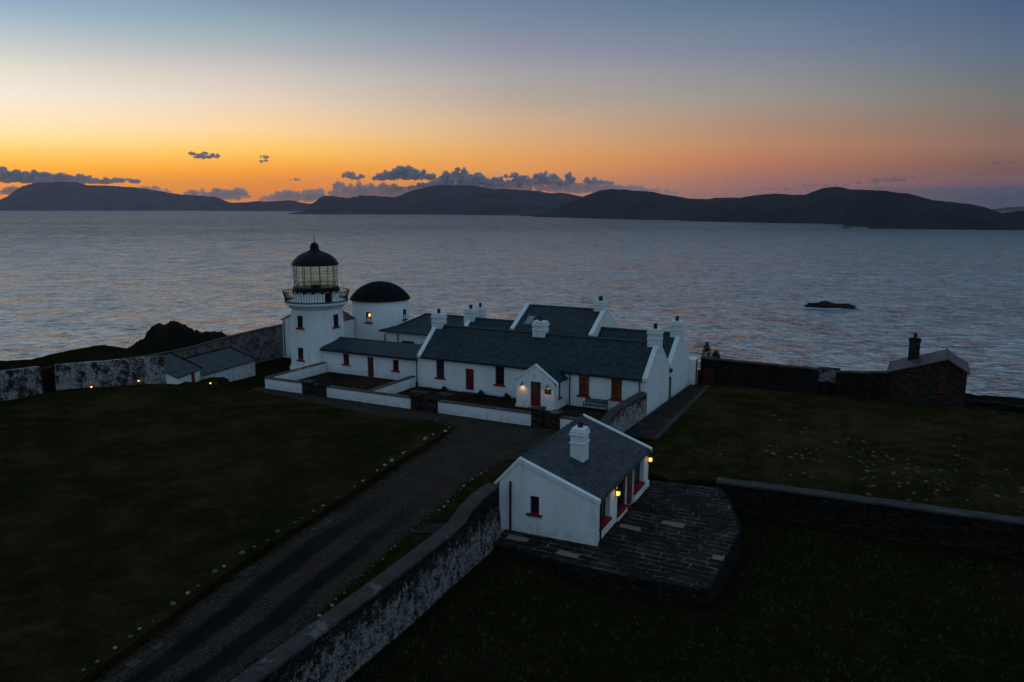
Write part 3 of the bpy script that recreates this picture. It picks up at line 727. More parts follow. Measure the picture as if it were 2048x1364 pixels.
hill('hills', [(576,427.5),(588,426.5),(594,423),(600,425.5),(606,422),(614,419),(624,408),(634,401),(642,394),(650,391.5),(664,391.5),(684,394),(699,396.5),(708,393.5),(719,393),(720.5,390),(750,391.5),(786,394),(797,392.5),(815,385),(832,379.5),(850,375),(870,371),(900,369.5),(935,371),(958,372.5),(985,377.5),(1020,378.5),(1050,380),(1080,383),(1100,386),(1120,385.5),(1140,388),(1160,392),(1200,399),(1260,408),(1330,420)],
     [(576,428.5),(700,428.8),(900,429),(960,430),(1060,431),(1180,431.5),(1330,431)], 2200, 'hill_far', .12, 2)
hill('hills', [(1040,431),(1075,428),(1120,414),(1150,400),(1168,392.5),(1180,387),(1200,380.5),(1224,378),(1256,380),(1290,382.5),(1320,387),(1350,392.5),(1375,397),(1410,398),(1430,395.5),(1470,395),(1520,398),(1600,410),(1700,425)],
     [(1040,431.8),(1065,432.4),(1070,434),(1150,436),(1300,440),(1700,443)], 1700, 'hill_near', .12, 3)
hill('hills', [(1360,440),(1400,415),(1440,402),(1474,396),(1500,392),(1520,389),(1545,387),(1580,389),(1606,389.5),(1620,384),(1640,377),(1660,373.8),(1676,374),(1692,378),(1720,379.5),(1765,381.5),(1790,385.5),(1808,386.5),(1835,393),(1860,400),(1900,404.5),(1935,408),(1960,412.5),(1984,420),(2000,426),(2020,424),(2048,420),(2100,414),(2200,408),(2400,405)],
     [(1360,442),(1450,444),(1560,446.5),(1640,447.5),(1686,449),(1690,453),(1735,454),(1740,457.5),(1850,459),(2048,461),(2400,462)], 1500, 'hill_near', .13, 4)
hill('hills', [(1950,420),(1990,417.5),(2010,415),(2030,413.5),(2060,412.5),(2150,411),(2300,412)], [(1950,423),(2300,423)], 900, 'hill_far', .1, 5)

# skerry out on the water
def rock_mesh(pts_r, seed, n=40, m_=14):
    rx, ry, rz = pts_r; m = MB(); vs = []; fs = []
    for j in range(m_ + 1):
        ph = math.pi / 2 * j / m_
        for i in range(n):
            th = 2 * math.pi * i / n; v = Vector((math.cos(th) * math.cos(ph), math.sin(th) * math.cos(ph), math.sin(ph)))
            k = 1 + .45 * mnoise.fractal(v * 1.7 + Vector((seed, 0, 0)), 1, 2, 5)
            vs.append((v.x * rx * k, v.y * ry * k, v.z * rz * k - .02 * rz))
    for j in range(m_):
        for i in range(n): fs.append((j * n + i, j * n + (i + 1) % n, (j + 1) * n + (i + 1) % n, (j + 1) * n + i))
    return m.add(vs, fs)
def at_sea(x, y):
    X, Y, Z = ray(x, y); s = (SEA - H) / Z; return X * s, Y * s
def place_rock(name, label, x, y, r, seed, rot=0, group=None):
    o = rock_mesh(r, seed).build(name, 'rock_dark'); X, Y = at_sea(x, y); o.location = (X, Y, SEA); o.rotation_euler.z = rot
    return tag(o, label, 'rock', group)
sk = bpy.data.objects.new('skerry', None); col.objects.link(sk); X0, Y0 = at_sea(1662, 615); sk.location = (X0, Y0, SEA)
tag(sk, 'low black skerry with a ring of foam, alone on the water at the right', 'islet')
for x, y, r, sd in ((1650, 613.5, (25, 8, 6.0), 1), (1672, 615, (24, 7, 4.6), 5), (1700, 617.5, (11, 3.5, 2.2), 8), (1690, 612.5, (12, 5, 3), 11)):
    o = rock_mesh(r, sd).build('rock', 'rock_dark', sk); X, Y = at_sea(x, y); o.location = (X - X0, Y - Y0, 0)
fo = MB()
def blob(mb, x, y, rx, ry, seed, z=.25):
    X, Y = at_sea(x, y); n = 30
    vs = [(X - X0, Y - Y0, z)] + [(X - X0 + rx * math.cos(t) * (1 + .35 * mnoise.noise(Vector((math.cos(t) * 3, math.sin(t) * 3, seed)))), Y - Y0 + ry * math.sin(t) * (1 + .35 * mnoise.noise(Vector((math.sin(t) * 3, math.cos(t) * 3, seed)))), z) for t in np.linspace(0, 2 * math.pi, n, False)]
    mb.add(vs, [(0, 1 + i, 1 + (i + 1) % n) for i in range(n)])
for i in range(16):
    x = 1612 + i * 7.2; blob(fo, x, 616 + random.uniform(-1, 2) + (x - 1612) * .02, random.uniform(2, 6), random.uniform(1, 3), i, .2 + i * .01)
fo.build('foam', 'foam', sk)
for (lab, x, y, r, sd) in (('tiny black rock off the tip of the cliffed headland', 597, 427.5, (60, 60, 24), 3), ('flat dark reef lying off the low point of the right-hand shore', 1693, 456.2, (32, 20, 5), 4)):
    place_rock('sea_rock', lab, x, y, r, sd)

# ------------------------------------------------------------------ buildings
def rect_walls(mb, a0, a1, b0, b1, z0, z1, front_open=(), th=.5, sides=('L', 'R', 'B')):
    panel(mb, (a0, b0), UA, NB, a1 - a0, z0, z1, [(o[0] - a0, o[1] - a0, o[2], o[3]) for o in front_open], .22)
    if 'B' in sides: mb.add([(a1, b1, z0), (a0, b1, z0), (a0, b1, z1), (a1, b1, z1)], [(0, 1, 2, 3)])
    if 'R' in sides: mb.add([(a1, b0, z0), (a1, b1, z0), (a1, b1, z1), (a1, b0, z1)], [(0, 1, 2, 3)])
    if 'L' in sides: mb.add([(a0, b1, z0), (a0, b0, z0), (a0, b0, z1), (a0, b1, z1)], [(0, 1, 2, 3)])
Z0 = -.3
# --- main house
mh = Site('keeper_house', 'long white single storey house with slate roof, three chimneys and a lit gabled porch', 'house', (-11, 3, 0))
m = MB(); ops = [(-20.2,-19.32,1.12,2.84),(-17.05,-16.18,.1,2.26),(-13.98,-13.08,1.12,2.84),(-5.98,-5.02,1.05,2.82),(-3.1,-2.15,1.04,2.82)]
rect_walls(m, -22.2, 0, 0, 6.0, Z0, 3.0, ops, sides=('B',))
mh.part('wall', m, 'limewash')
for a in (-22.2, -.4):
    g = MB(); gable_wall(g, a, .003, 5.997, Z0, 3.02, 5.55, .4); mh.part('gable_wall', g, 'limewash', bevel=.02)
mr_ = gable_roof(mh, -21.8, -.4, 0, 6.0, 2.98, 5.42, .16)
for a in (-22.0, -.2): coping_gable(mh, a, 0, 6, 3.0, 5.48)
for i, op in enumerate(ops):
    q = (op[0] + 22.2, op[1] + 22.2, op[2], op[3])
    if i == 1: door(mh, (-22.2, 0), UA, NB, q)
    else: sash(mh, (-22.2, 0), UA, NB, q, 'glass_lit' if i in (3, 4) else 'glass', (2, 4))
st = MB(); st.box(-17.35, -15.9, -.5, -.01, 0, .13); mh.part('doorstep', st, 'coping', bevel=.02)
pl = MB(); pl.box(-22.2, -10.62, -.06, -.004, Z0, .32); mh.part('plinth', pl, 'plinth_white', bevel=.01); pl = MB(); pl.box(-6.95, -.02, -.06, -.004, Z0, .32); mh.part('plinth', pl, 'plinth_white', bevel=.01)
chimney(mh, -21.75, 3, 5.4, 6.62, 1.15, .85); chimney(mh, -11.0, 3, 5.4, 6.62, 1.2, .85); chimney(mh, -.42, 3, 5.4, 6.68, 1.05, .9)
downpipe(mh, -22.28, -.12, 0, 2.6, (.3, -.1)); downpipe(mh, -6.75, -.1, 0, 2.75); downpipe(mh, -.62, -.1, 0, 2.7)
# porch (a part group of the house: it is fixed to it)
m = MB(); pb = -2.45
panel(m, (-10.6, pb), UA, NB, 3.5, Z0, 2.42, [(1.33, 2.27, .2, 2.36)], .22)
m.add([(-10.6, pb, 2.42), (-7.1, pb, 2.42), (-8.82, pb, 3.68)], [(0, 1, 2)])
panel(m, (-7.1, pb), (0, 1), (1, 0), -pb, Z0, 2.42, [(.85, 1.35, 1.0, 2.2)], .2)
m.add([(-10.6, 0, Z0), (-10.6, pb, Z0), (-10.6, pb, 2.42), (-10.6, 0, 2.42)], [(0, 1, 2, 3)])
po = mh.part('porch', m, 'limewash')
r = MB()
for s, e in ((-1, -10.78), (1, -6.92)):
    zl = 3.68 - (abs(e + 8.82)) * .72
    P4 = [(-8.82, pb + .16, 3.70), (e, pb + .16, zl), (e, .35 if False else .05, zl), (-8.82, 1.4, 3.70)]
    top = [(p[0], p[1], p[2] + .09) for p in P4]; r.hexa(P4 if s < 0 else P4[::-1], top if s < 0 else top[::-1])
mh.part('roof', r, 'slate', po)
cp = MB()
cp.extr([(-10.86, pb - .06, 2.26), (-8.82, pb - .06, 3.66), (-6.78, pb - .06, 2.26), (-6.86, pb - .06, 2.46), (-8.82, pb - .06, 3.86), (-10.78, pb - .06, 2.46)][::-1], (0, .26, 0)); mh.part('bargeboard', cp, 'chimney_white', po, bevel=.01)
for q in ((-10.68, -9.35, pb - .07, pb - .004), (-8.25, -7.02, pb - .07, pb - .004), (-7.095, -7.03, pb - .004, -.1)):
    mh.part('plinth', MB().box(*q, Z0, .3), 'plinth_white', po)
door(mh, (-10.6, pb), UA, NB, (1.33, 2.27, .2, 2.36), True)
sash(mh, (-7.1, pb), (0, 1), (1, 0), (.85, 1.35, 1.0, 2.2), 'glass', (1, 2))
st = MB(); st.box(-9.45, -8.15, pb - .45, pb - .08, 0, .16); mh.part('doorstep', st, 'coping', bevel=.02)
vn = MB(); vn.tube([(-8.9, pb - .012, 2.86), (-8.9, pb + .02, 2.86)], .06, 10); mh.part('vent', vn, 'iron')
pq = MB(); pq.box(-7.92, -7.42, pb - .035, pb - .004, 1.5, 1.84); q = mh.part('plaque', pq, 'plaque', bevel=.01)
pq = MB(); pq.box(-7.96, -7.38, pb - .025, pb - .003, 1.46, 1.88); mh.part('plaque_rim', pq, 'iron', q)
def wall_lamp(x):
    m = MB(); m.lathe([(.0, 2.20), (.045, 2.19), (.10, 2.10), (.15, 2.05), (.155, 2.03), (.14, 2.035), (.05, 2.12), (0, 2.13)], 16, x, pb - .2)
    m.tube([(x, pb - .2, 2.19), (x, pb - .2, 2.26), (x, pb - .12, 2.30), (x, pb - .01, 2.26)], .014, 6)
    o = mh.part('wall_lamp', m, 'iron', smooth=True)
    b = MB(); b.lathe([(0, 2.0), (.028, 1.99), (.042, 2.03), (.03, 2.09), (0, 2.1)], 12, x, pb - .2); mh.part('bulb', b, 'bulb', o, smooth=True)
    l = bpy.data.lights.new('lamp_light', 'SPOT'); l.energy = 9; l.color = (1, .55, .16); l.shadow_soft_size = .04; l.spot_size = R(150); l.spot_blend = .8
    lo = bpy.data.objects.new('lamp_light', l); col.objects.link(lo); lo.parent = mh.root; lo.location = (x - mh.off[0], pb - .2 - mh.off[1], 1.97 - mh.off[2])
wall_lamp(-9.98); wall_lamp(-7.67)

# --- rear range, parallel behind it
rr = Site('rear_range', 'white slate-roofed range behind the long house, with a chimney on each gable', 'house', (-11, 9.3, 0))
m = MB(); rect_walls(m, -22.2, 0, 6.5, 12.4, Z0, 2.95, [], sides=('B',)); rr.part('wall', m, 'limewash')
g = MB(); gable_wall(g, -.4, 6.45, 12.4, Z0, 2.97, 5.4, .4); rr.part('gable_wall', g, 'limewash', bevel=.02)
g = MB(); gable_wall(g, -22.2, 6.45, 12.4, Z0, 2.97, 5.4, .4); rr.part('gable_wall', g, 'limewash', bevel=.02)
gable_roof(rr, -21.8, -.4, 6.45, 12.4, 2.93, 5.28, .12, bridge=9.4)
coping_gable(rr, -.2, 6.45, 12.4, 2.95, 5.35); coping_gable(rr, -22.0, 6.45, 12.4, 2.95, 5.35)
chimney(rr, -.42, 9.4, 5.3, 6.52, .95, .9); chimney(rr, -22.0, 9.4, 5.3, 6.3, 1.2, .9)
vg = MB(); vg.box(-21.8, -.4, 6.03, 6.42, 2.7, 2.86); rr.part('valley_gutter', vg, 'lead')
dp = MB(); dp.tube([(.09, 6.22, 0), (.09, 6.22, 2.45)], .06, 8); dp.box(-.0, .2, 6.05, 6.4, 2.4, 2.72); rr.part('downpipe', dp, 'gutter')
hp = MB(); hp.box(.01, .26, 6.02, 6.44, 2.05, 2.42); rr.part('hopper', hp, 'plinth_white', bevel=.02)
rp = MB(); rp.box(-.35, .55, 12.42, 13.6, Z0, 2.5); rr.part('lean_to', rp, 'limewash', bevel=.02)
downpipe(rr, .62, 12.9, 0, 2.45)
# --- taller middle block
tb = Site('tall_block', 'taller white block with a steep slate roof and one chimney, rising behind the long house', 'house', (-12, 10.7, 0))
m = MB(); rect_walls(m, -16.3, -7.7, 7.35, 14.0, 2.0, 4.9, [], sides=('B',)); tb.part('wall', m, 'limewash')
for a in (-16.3, -8.1):
    g = MB(); gable_wall(g, a, 7.35, 14.0, 2.0, 4.92, 6.95, .4); tb.part('gable_wall', g, 'limewash', bevel=.02)
ro = gable_roof(tb, -15.9, -8.1, 7.35, 14.0, 4.86, 6.82, .14)
for a in (-16.1, -7.9): coping_gable(tb, a, 7.35, 14.0, 4.9, 6.9)
chimney(tb, -8.35, 10.8, 6.8, 7.75, 1.1, .9, pots=1, pot_r=.2)
fl = MB(); fl.box(-15.85, -8.15, 7.0, 7.33, 4.60, 4.70); tb.part('eaves_flashing', fl, 'lead')
sl = (6.82 - 4.86) / (10.675 - 7.35)
k = MB(); y0, y1 = 8.0, 9.1
zz = lambda y: 4.86 + (y - 7.35) * sl + .12
k.hexa([(-15.2, y0, zz(y0)), (-14.5, y0, zz(y0)), (-14.5, y1, zz(y1)), (-15.2, y1, zz(y1))], [(-15.2, y0, zz(y0) + .07), (-14.5, y0, zz(y0) + .07), (-14.5, y1, zz(y1) + .07), (-15.2, y1, zz(y1) + .07)])
sk_ = tb.part('skylight', k, 'lead', ro)
# --- hipped annexe
hb = Site('hipped_annexe', 'white annexe with a dark hipped slate roof beside the domed tower', 'house', (-27, 11, 0))
m = MB(); rect_walls(m, -32.0, -22.3, 8.25, 14.5, Z0, 3.55, [(-30.0,-28.3,1.5,2.55),(-27.4,-27.0,1.9,2.5)], sides=('L', 'B')); hb.part('wall', m, 'limewash')
r = MB(); e0, e1, f0, f1, ze = -32.55, -22.25, 7.85, 14.9, 3.5
R1, R2, zr = (-28.7, 11.2), (-23.2, 11.2), 5.15
mid = [(-31.0, 8.95, 3.92), (-22.25, 8.95, 3.98), (-22.25, 13.7, 3.98), (-31.0, 13.7, 3.92)]
out = [(e0, f0, ze), (e1, f0, ze), (e1, f1, ze), (e0, f1, ze)]; rd = [(*R1, zr), (*R2, zr)]; end = [(-22.25, 11.2, 4.9)]
vs = out + mid + rd + end
fs = [(0, 1, 5, 4), (3, 0, 4, 7), (2, 3, 7, 6), (4, 5, 9, 8), (7, 4, 8), (6, 7, 8, 9), (5, 10, 9), (6, 9, 10)]
r.add(vs, fs); r.hexa([(e0, f0, ze - .12), (e1, f0, ze - .12), (e1, f1, ze - .12), (e0, f1, ze - .12)], [(e0, f0, ze - .003), (e1, f0, ze - .003), (e1, f1, ze - .003), (e0, f1, ze - .003)])
ro = hb.part('roof', r, 'slate')
t = MB()
for p, q in ((out[0], mid[0]), (mid[0], rd[0]), (out[3], mid[3]), (mid[3], rd[0]), (rd[0], rd[1])): t.tube([p, q], .09, 6)
hb.part('ridge_tiles', t, 'ridge_tile', ro)
g = MB(); g.box(e0 - .08, e1, f0 - .1, f0 - .01, ze - .10, ze + .01); g.box(e0 - .1, e0 - .01, f0, f1, ze - .1, ze + .01); hb.part('gutter', g, 'gutter', ro)
sash(hb, (-32.0, 8.25), UA, NB, (2.0, 3.7, 1.5, 2.55), 'glass', (3, 1)); sash(hb, (-32.0, 8.25), UA, NB, (4.6, 5.0, 1.9, 2.5), 'glass', (1, 1), sill=False)
downpipe(hb, -32.05, 8.15, 0, 3.2); downpipe(hb, -30.35, 8.15, 0, 3.2)
chimney(hb, -22.9, 12.9, 5.0, 6.05, .95, .7)
# --- low wing
lw = Site('low_wing', 'low white wing with one red door between the lighthouse and long house', 'house', (-29, 3, 0))
ops = [(-32.07,-31.33,1.06,2.12),(-29.05,-28.3,.06,2.08),(-25.98,-25.28,1.0,2.05)]
m = MB(); rect_walls(m, -34.7, -22.25, 1.2, 5.0, Z0, 2.42, ops, sides=('L', 'B')); lw.part('wall', m, 'limewash')
r = MB()
r.hexa([(-34.85, .98, 2.30), (-22.25, .98, 2.30), (-22.25, 3.5, 3.15), (-35.0, 3.5, 3.15)], [(-34.85, .98, 2.42), (-22.25, .98, 2.42), (-22.25, 3.5, 3.27), (-35.0, 3.5, 3.27)])
r.hexa([(-35.0, 3.505, 3.15), (-22.25, 3.505, 3.15), (-22.25, 5.2, 2.5), (-34.85, 5.2, 2.5)], [(-35.0, 3.505, 3.27), (-22.25, 3.505, 3.27), (-22.25, 5.2, 2.6), (-34.85, 5.2, 2.6)])
ro = lw.part('roof', r, 'slate')
t = MB(); 
for i in range(28): x = -34.95 + i * .4525; t.extr([(x, 3.35, 3.22), (x, 3.5, 3.33 + .01 * (i % 2)), (x, 3.65, 3.22), (x, 3.5, 3.25)], (.435, 0, 0))
lw.part('ridge_tiles', t, 'ridge_tile', ro)
g = MB(); g.box(-34.85, -22.3, .88, .97, 2.24, 2.33); lw.part('gutter', g, 'gutter', ro)
for i, op in enumerate(ops):
    q = (op[0] + 34.7, op[1] + 34.7, op[2], op[3])
    if i == 1: door(lw, (-34.7, 1.2), UA, NB, q)
    else: sash(lw, (-34.7, 1.2), UA, NB, q, 'glass', (2, 2))
st = MB(); st.box(-29.2, -28.15, .75, 1.19, 0, .09); lw.part('doorstep', st, 'coping')
# --- small outhouse behind the lighthouse
oh = Site('outhouse', 'small white building half hidden behind the left side of the lighthouse', 'outbuilding', (-43, 8, 0))
m = MB(); m.extr([(-45.0, 6.4, -.3), (-45.0, 6.4, 4.0), (-41.0, 6.4, 5.75), (-37.5, 6.4, 4.2), (-37.5, 6.4, -.3)][::-1], (0, 3.4, 0)); oh.part('wall', m, 'limewash', bevel=.02)
m = MB(); m.hexa([(-45.15, 6.3, 3.96), (-41, 6.3, 5.78), (-41, 9.9, 5.78), (-45.15, 9.9, 3.96)], [(-45.15, 6.3, 4.06), (-41, 6.3, 5.88), (-41, 9.9, 5.88), (-45.15, 9.9, 4.06)])
m.hexa([(-40.99, 6.3, 5.78), (-37.4, 6.3, 4.2), (-37.4, 9.9, 4.2), (-40.99, 9.9, 5.78)], [(-40.99, 6.3, 5.88), (-37.4, 6.3, 4.3), (-37.4, 9.9, 4.3), (-40.99, 9.9, 5.88)]); oh.part('roof', m, 'slate_pale')
m = MB(); m.tube([(-44.7, 6.3, 0), (-44.7, 6.3, 3.9)], .055, 8); oh.part('downpipe', m, 'gutter')

# --- lighthouse
LX, LY = -37.07, 3.29
lt = Site('lighthouse', 'white lighthouse tower with black railed gallery and domed glass lantern', 'lighthouse', (LX, LY, 0))
m = MB()
prof = [(0, Z0), (3.05, Z0), (3.02, .08), (2.90, .22), (2.84, .5), (2.76, 2.2), (2.68, 4.4), (2.62, 6.1), (2.62, 6.28)]
m.lathe(prof, 96, LX, LY)
tw = lt.part('tower', m, 'limewash', smooth=True)
m = MB(); m.lathe([(2.60, 6.25), (2.74, 6.33), (2.86, 6.50), (3.06, 6.62), (3.10, 6.72), (3.22, 6.75), (3.22, 6.95), (2.2, 6.97)], 96, LX, LY); gl = lt.part('gallery', m, 'plinth_white')
m = MB(); m.lathe([(3.18, 6.97), (3.26, 6.97), (3.26, 7.06), (3.18, 7.06), (3.18, 6.97)], 96, LX, LY); lt.part('gallery_edge', m, 'black_paint', gl)
m = MB()
nb_ = 76
for k in range(nb_):
    a = 2 * math.pi * k / nb_; c, s = math.cos(a), math.sin(a)
    m.tube([(LX + 3.18 * c, LY + 3.18 * s, 7.0), (LX + 3.19 * c, LY + 3.19 * s, 7.45), (LX + 3.40 * c, LY + 3.40 * s, 8.02)], .027 if k % 6 else .04, 5, False)
def ringtube(mb, r, z, t, n=72): mb.tube([(LX + r * math.cos(2 * math.pi * k / n), LY + r * math.sin(2 * math.pi * k / n), z) for k in range(n + 1)], t, 6, False)
ringtube(m, 3.40, 8.03, .035); ringtube(m, 3.19, 7.12, .022)
lt.part('railing', m, 'black_paint', gl)
# watch-room drum, white with dark slots under the lantern
m = MB(); m.lathe([(2.35, 6.96), (2.35, 8.02), (2.30, 8.05)], 64, LX, LY); wr = lt.part('watch_room', m, 'limewash', smooth=True)
m = MB()
m.lathe([(2.40, 8.02), (2.46, 8.06), (2.46, 8.20), (2.34, 8.22), (2.34, 8.44), (2.2, 8.46), (2.2, 8.0)], 64, LX, LY)
for k in range(16):
    a = 2 * math.pi * (k + .5) / 16
    u = Vector((-math.sin(a), math.cos(a), 0)); n_ = Vector((math.cos(a), math.sin(a), 0)); c0 = Vector((LX, LY, 0)) + n_ * 2.30
    pts = [c0 - u * .07 + Vector((0, 0, 7.86)), c0 + u * .07 + Vector((0, 0, 7.86)), c0 + u * .2 + Vector((0, 0, 8.03)), c0 - u * .2 + Vector((0, 0, 8.03))]
    m.extr([tuple(p) for p in pts], tuple(n_ * .12))
lt.part('lantern_base', m, 'black_paint', wr)
def sector_box(r0, r1, ac_, hw, z0, z1, bow=0):
    mb = MB(); n = 4; lo = []; 
    for r in (r0, r1):
        for k in range(n + 1):
            a = ac_ + hw * (2 * k / n - 1); lo.append((r, a))
    vs = []
    for z in (z0, z1):
        for r, a in lo: vs.append((LX + r * math.cos(a), LY + r * math.sin(a), z))
    N1 = n + 1; M = 2 * N1; fs = []
    for k in range(n):
        fs += [(N1 + k, N1 + k + 1, M + N1 + k + 1, M + N1 + k), (k + 1, k, M + k, M + k + 1), (M + k, M + N1 + k, M + N1 + k + 1, M + k + 1), (k, k + 1, N1 + k + 1, N1 + k)]
    fs += [(0, N1, M + N1, M), (n, M + n, M + N1 + n, N1 + n)]
    return mb.add(vs, fs)
# direction of the camera seen from the tower, in the site frame
camaz = math.atan2(-60.45 - LY, 19.44 - LX)
lt.part('gallery_door', sector_box(2.352, 2.42, camaz + R(30), R(9), 7.0, 7.95), 'black_paint', wr)
# glazing: outer bars, panes, inner optic
m = MB(); nbar = 16
for k in range(nbar):
    a = 2 * math.pi * (k + .3) / nbar; c, s = math.cos(a), math.sin(a)
    m.tube([(LX + 2.22 * c, LY + 2.22 * s, 8.44), (LX + 2.22 * c, LY + 2.22 * s, 10.72)], .032, 5, False)
for z in (9.0, 9.55, 10.12): ringtube(m, 2.22, z, .018, 64)
gz = MB(); gz.lathe([(2.18, 8.45), (2.18, 10.7)], 64, LX, LY); gzo = lt.part('lantern_glass', gz, 'clear_glass', smooth=True)
lt.part('glazing_bars', m, 'black_paint', gzo)
m = MB(); m.lathe([(1.9, 8.8), (2.0, 8.95), (2.0, 9.3)] + [(1.98 + .03 * (i % 2), 9.35 + i * .1) for i in range(12)] + [(1.9, 10.68)], 40, LX, LY); lt.part('lens', m, 'lens_glass')
m = MB(); m.lathe([(.0, 8.4), (2.15, 8.4), (2.15, 8.46), (0, 8.46)], 40, LX, LY); m.lathe([(.45, 8.46), (.4, 8.9), (.9, 9.0), (.9, 9.06), (0, 9.06)], 20, LX, LY)
for k in range(8):
    a = 2 * math.pi * (k + .2) / 8; c, s = math.cos(a), math.sin(a)
    m.tube([(LX + 2.06 * c, LY + 2.06 * s, 8.46), (LX + 2.06 * c, LY + 2.06 * s, 10.6)], .03, 5, False)
    m.tube([(LX + 2.06 * c, LY + 2.06 * s, 8.6), (LX + 1.3 * c, LY + 1.3 * s, 9.05)], .05, 5, False)
for z in (9.1, 9.9): ringtube(m, 2.07, z, .02, 48)
lt.part('lens_stand', m, 'iron')
dome = [(2.20, 10.66), (2.40, 10.70), (2.42, 10.80), (2.36, 10.84), (2.28, 10.98), (2.12, 11.2), (1.90, 11.44), (1.62, 11.66), (1.30, 11.84), (1.0, 11.96), (.76, 12.04), (.62, 12.14), (.50, 12.28), (.42, 12.42), (.38, 12.5)]
m = MB(); m.lathe(dome, 64, LX, LY); dm_ = lt.part('dome', m, 'dome_black', smooth=True)
m = MB()
for k in range(16):
    a = 2 * math.pi * (k + .3) / 16; c, s = math.cos(a), math.sin(a); m.tube([(LX + (r + .015) * c, LY + (r + .015) * s, z) for r, z in dome[3:12]], .028, 5, False)
lt.part('dome_ribs', m, 'black_paint', dm_)
m = MB(); m.lathe([(.38, 12.46), (.46, 12.5), (.50, 12.62), (.42, 12.66), (.36, 12.68), (.40, 12.80), (.36, 12.88), (.2, 12.94), (.07, 13.02), (.05, 13.1), (0, 13.1)], 24, LX, LY); lt.part('ventilator', m, 'dome_black', dm_, smooth=True)
m = MB(); m.tube([(LX, LY, 13.05), (LX, LY, 13.6), (LX, LY, 14.05)], [.03, .02, .01], 6); m.tube([(LX, LY, 13.3), (LX, LY, 13.4)], .06, 8); lt.part('lightning_rod', m, 'iron', dm_)
# curved hand rails from the dome to the gallery
for k in range(6):
    m = MB(); a = camaz + R(90) + k * R(60) + R(4); c, s = math.cos(a), math.sin(a)
    m.tube([(LX + r * c, LY + r * s, z) for r, z in ((2.35, 10.55), (2.36, 9.9), (2.44, 9.4), (2.66, 8.9), (2.80, 8.4), (2.84, 7.6), (2.84, 7.0))], .017, 5, False)
    lt.part('stay', m, 'iron')
# tower windows: opening boxes set round the shaft
def round_window(site, cx, cy, rad, az_, hw, z0, z1, glass='glass', name='window'):
    n_ = Vector((math.cos(az_), math.sin(az_), 0)); u = Vector((-math.sin(az_), math.cos(az_), 0)); c0 = Vector((cx, cy, 0))
    def bx(mb, ua, ub, za, zb, ra, rb):
        P = lambda uu, rr_, z: tuple(c0 + n_ * rr_ + u * uu + Vector((0, 0, z)))
        mb.hexa([P(ua, rb, za), P(ub, rb, za), P(ub, ra, za), P(ua, ra, za)], [P(ua, rb, zb), P(ub, rb, zb), P(ub, ra, zb), P(ua, ra, zb)])
    g = MB(); bx(g, -hw, hw, z0, z1, rad - .14, rad + .012); w = site.part(name, g, glass)
    fr = MB(); f = .05
    for a, b in ((-hw - .01, -hw + f), (hw - f, hw + .01), (-.014, .014)): bx(fr, a, b, z0, z1, rad + .003, rad + .035)
    for a, b in ((z0, z0 + f), (z1 - f, z1 + .01), ((z0 + z1) / 2 - .02, (z0 + z1) / 2 + .02)): bx(fr, -hw + f, hw - f, a, b, rad + .002, rad + .033)
    site.part('frame', fr, 'red_dark', w)
    sl = MB(); bx(sl, -hw - .2, hw + .2, z0 - .16, z0 - .002, rad - .12, rad + .12); site.part('sill', sl, 'red_paint', w); return w
def cut(obj, cx, cy, rad, az_, hw, z0, z1): pass
for daz, z0, z1 in ((-40, 4.45, 5.68), (44, 4.45, 5.70), (-40, 1.15, 2.4)):
    rad = 2.84 - (z0 - .5) * .038
    round_window(lt, LX, LY, rad * math.cos(.13) + .0, camaz + R(daz), .30, z0, z1)

# --- domed round tower
DX, DY = -36.2, 13.0
dt = Site('round_tower', 'squat round white tower with a low black dome, right of the lighthouse', 'tower', (DX, DY, 0))
m = MB(); m.lathe([(0, Z0), (3.36, Z0), (3.34, 1), (3.28, 3.5), (3.24, 6.2), (3.1, 6.28)], 96, DX, DY); dt.part('wall', m, 'limewash', smooth=True)
m = MB(); Rr = 3.45
m.lathe([(3.15, 6.16), (Rr, 6.20), (Rr, 6.30)] + [(4.03 * math.sin(t), 6.30 + 1.92 - 4.03 + 4.03 * math.cos(t)) for t in np.linspace(1.02, 0, 16)], 96, DX, DY); dt.part('roof', m, 'felt_gap_black', smooth=True)
cz = math.atan2(-60.45 - DY, 19.44 - DX)
w = round_window(dt, DX, DY, 3.25, cz + R(-24), .28, 3.95, 5.05, 'glass_dim'); round_window(dt, DX, DY, 3.25, cz + R(55), .28, 4.05, 5.15); round_window(dt, DX, DY, 3.28, cz + R(-23), .36, .9, 2.0)
a = cz + R(-24); n_ = Vector((math.cos(a), math.sin(a), 0)); u = Vector((-math.sin(a), math.cos(a), 0)); c0 = Vector((DX, DY, 0)) + n_ * 3.275 + u * .13 + Vector((0, 0, 4.75))
m = MB(); m.lathe([(0, -.16), (.07, -.12), (.1, 0), (.07, .12), (0, .16)], 12); m.v = [tuple(Vector(v) * 1.0 + c0) for v in m.v]; dt.part('lit_lampshade', m, 'garden_bulb', w)

# --- end cottage (own frame)
ct = Site('cottage', 'small white cottage with a big square chimney, red glazed front and two lit lanterns', 'cottage', (-2.3, 4.8, 0), cottage=True)
LC = 9.6
ops = [(.62, 2.3, .74, 2.26), (3.5, 5.2, .40, 2.28), (5.25, 6.55, .05, 2.28), (6.6, 8.6, .62, 2.28)]
m = MB(); panel(m, (0, 0), (0, 1), (1, 0), LC, Z0, 2.38, ops, .32)
m.add([(-5.3, LC, Z0), (-5.3, 0, Z0), (-5.3, 0, 2.55), (-5.3, LC, 2.55)], [(0, 1, 2, 3)])
gx = 1.12 - .0
panel(m, (-5.3, 0), (1, 0), (0, -1), 5.3, Z0, 2.38, [(1.75, 2.26, 1.18, 2.12)], .22)
m.add([(-5.3, 0, 2.38), (0, 0, 2.38), (-4.18, 0, 3.86), (-5.3, 0, 2.6)], [(0, 1, 2, 3)])
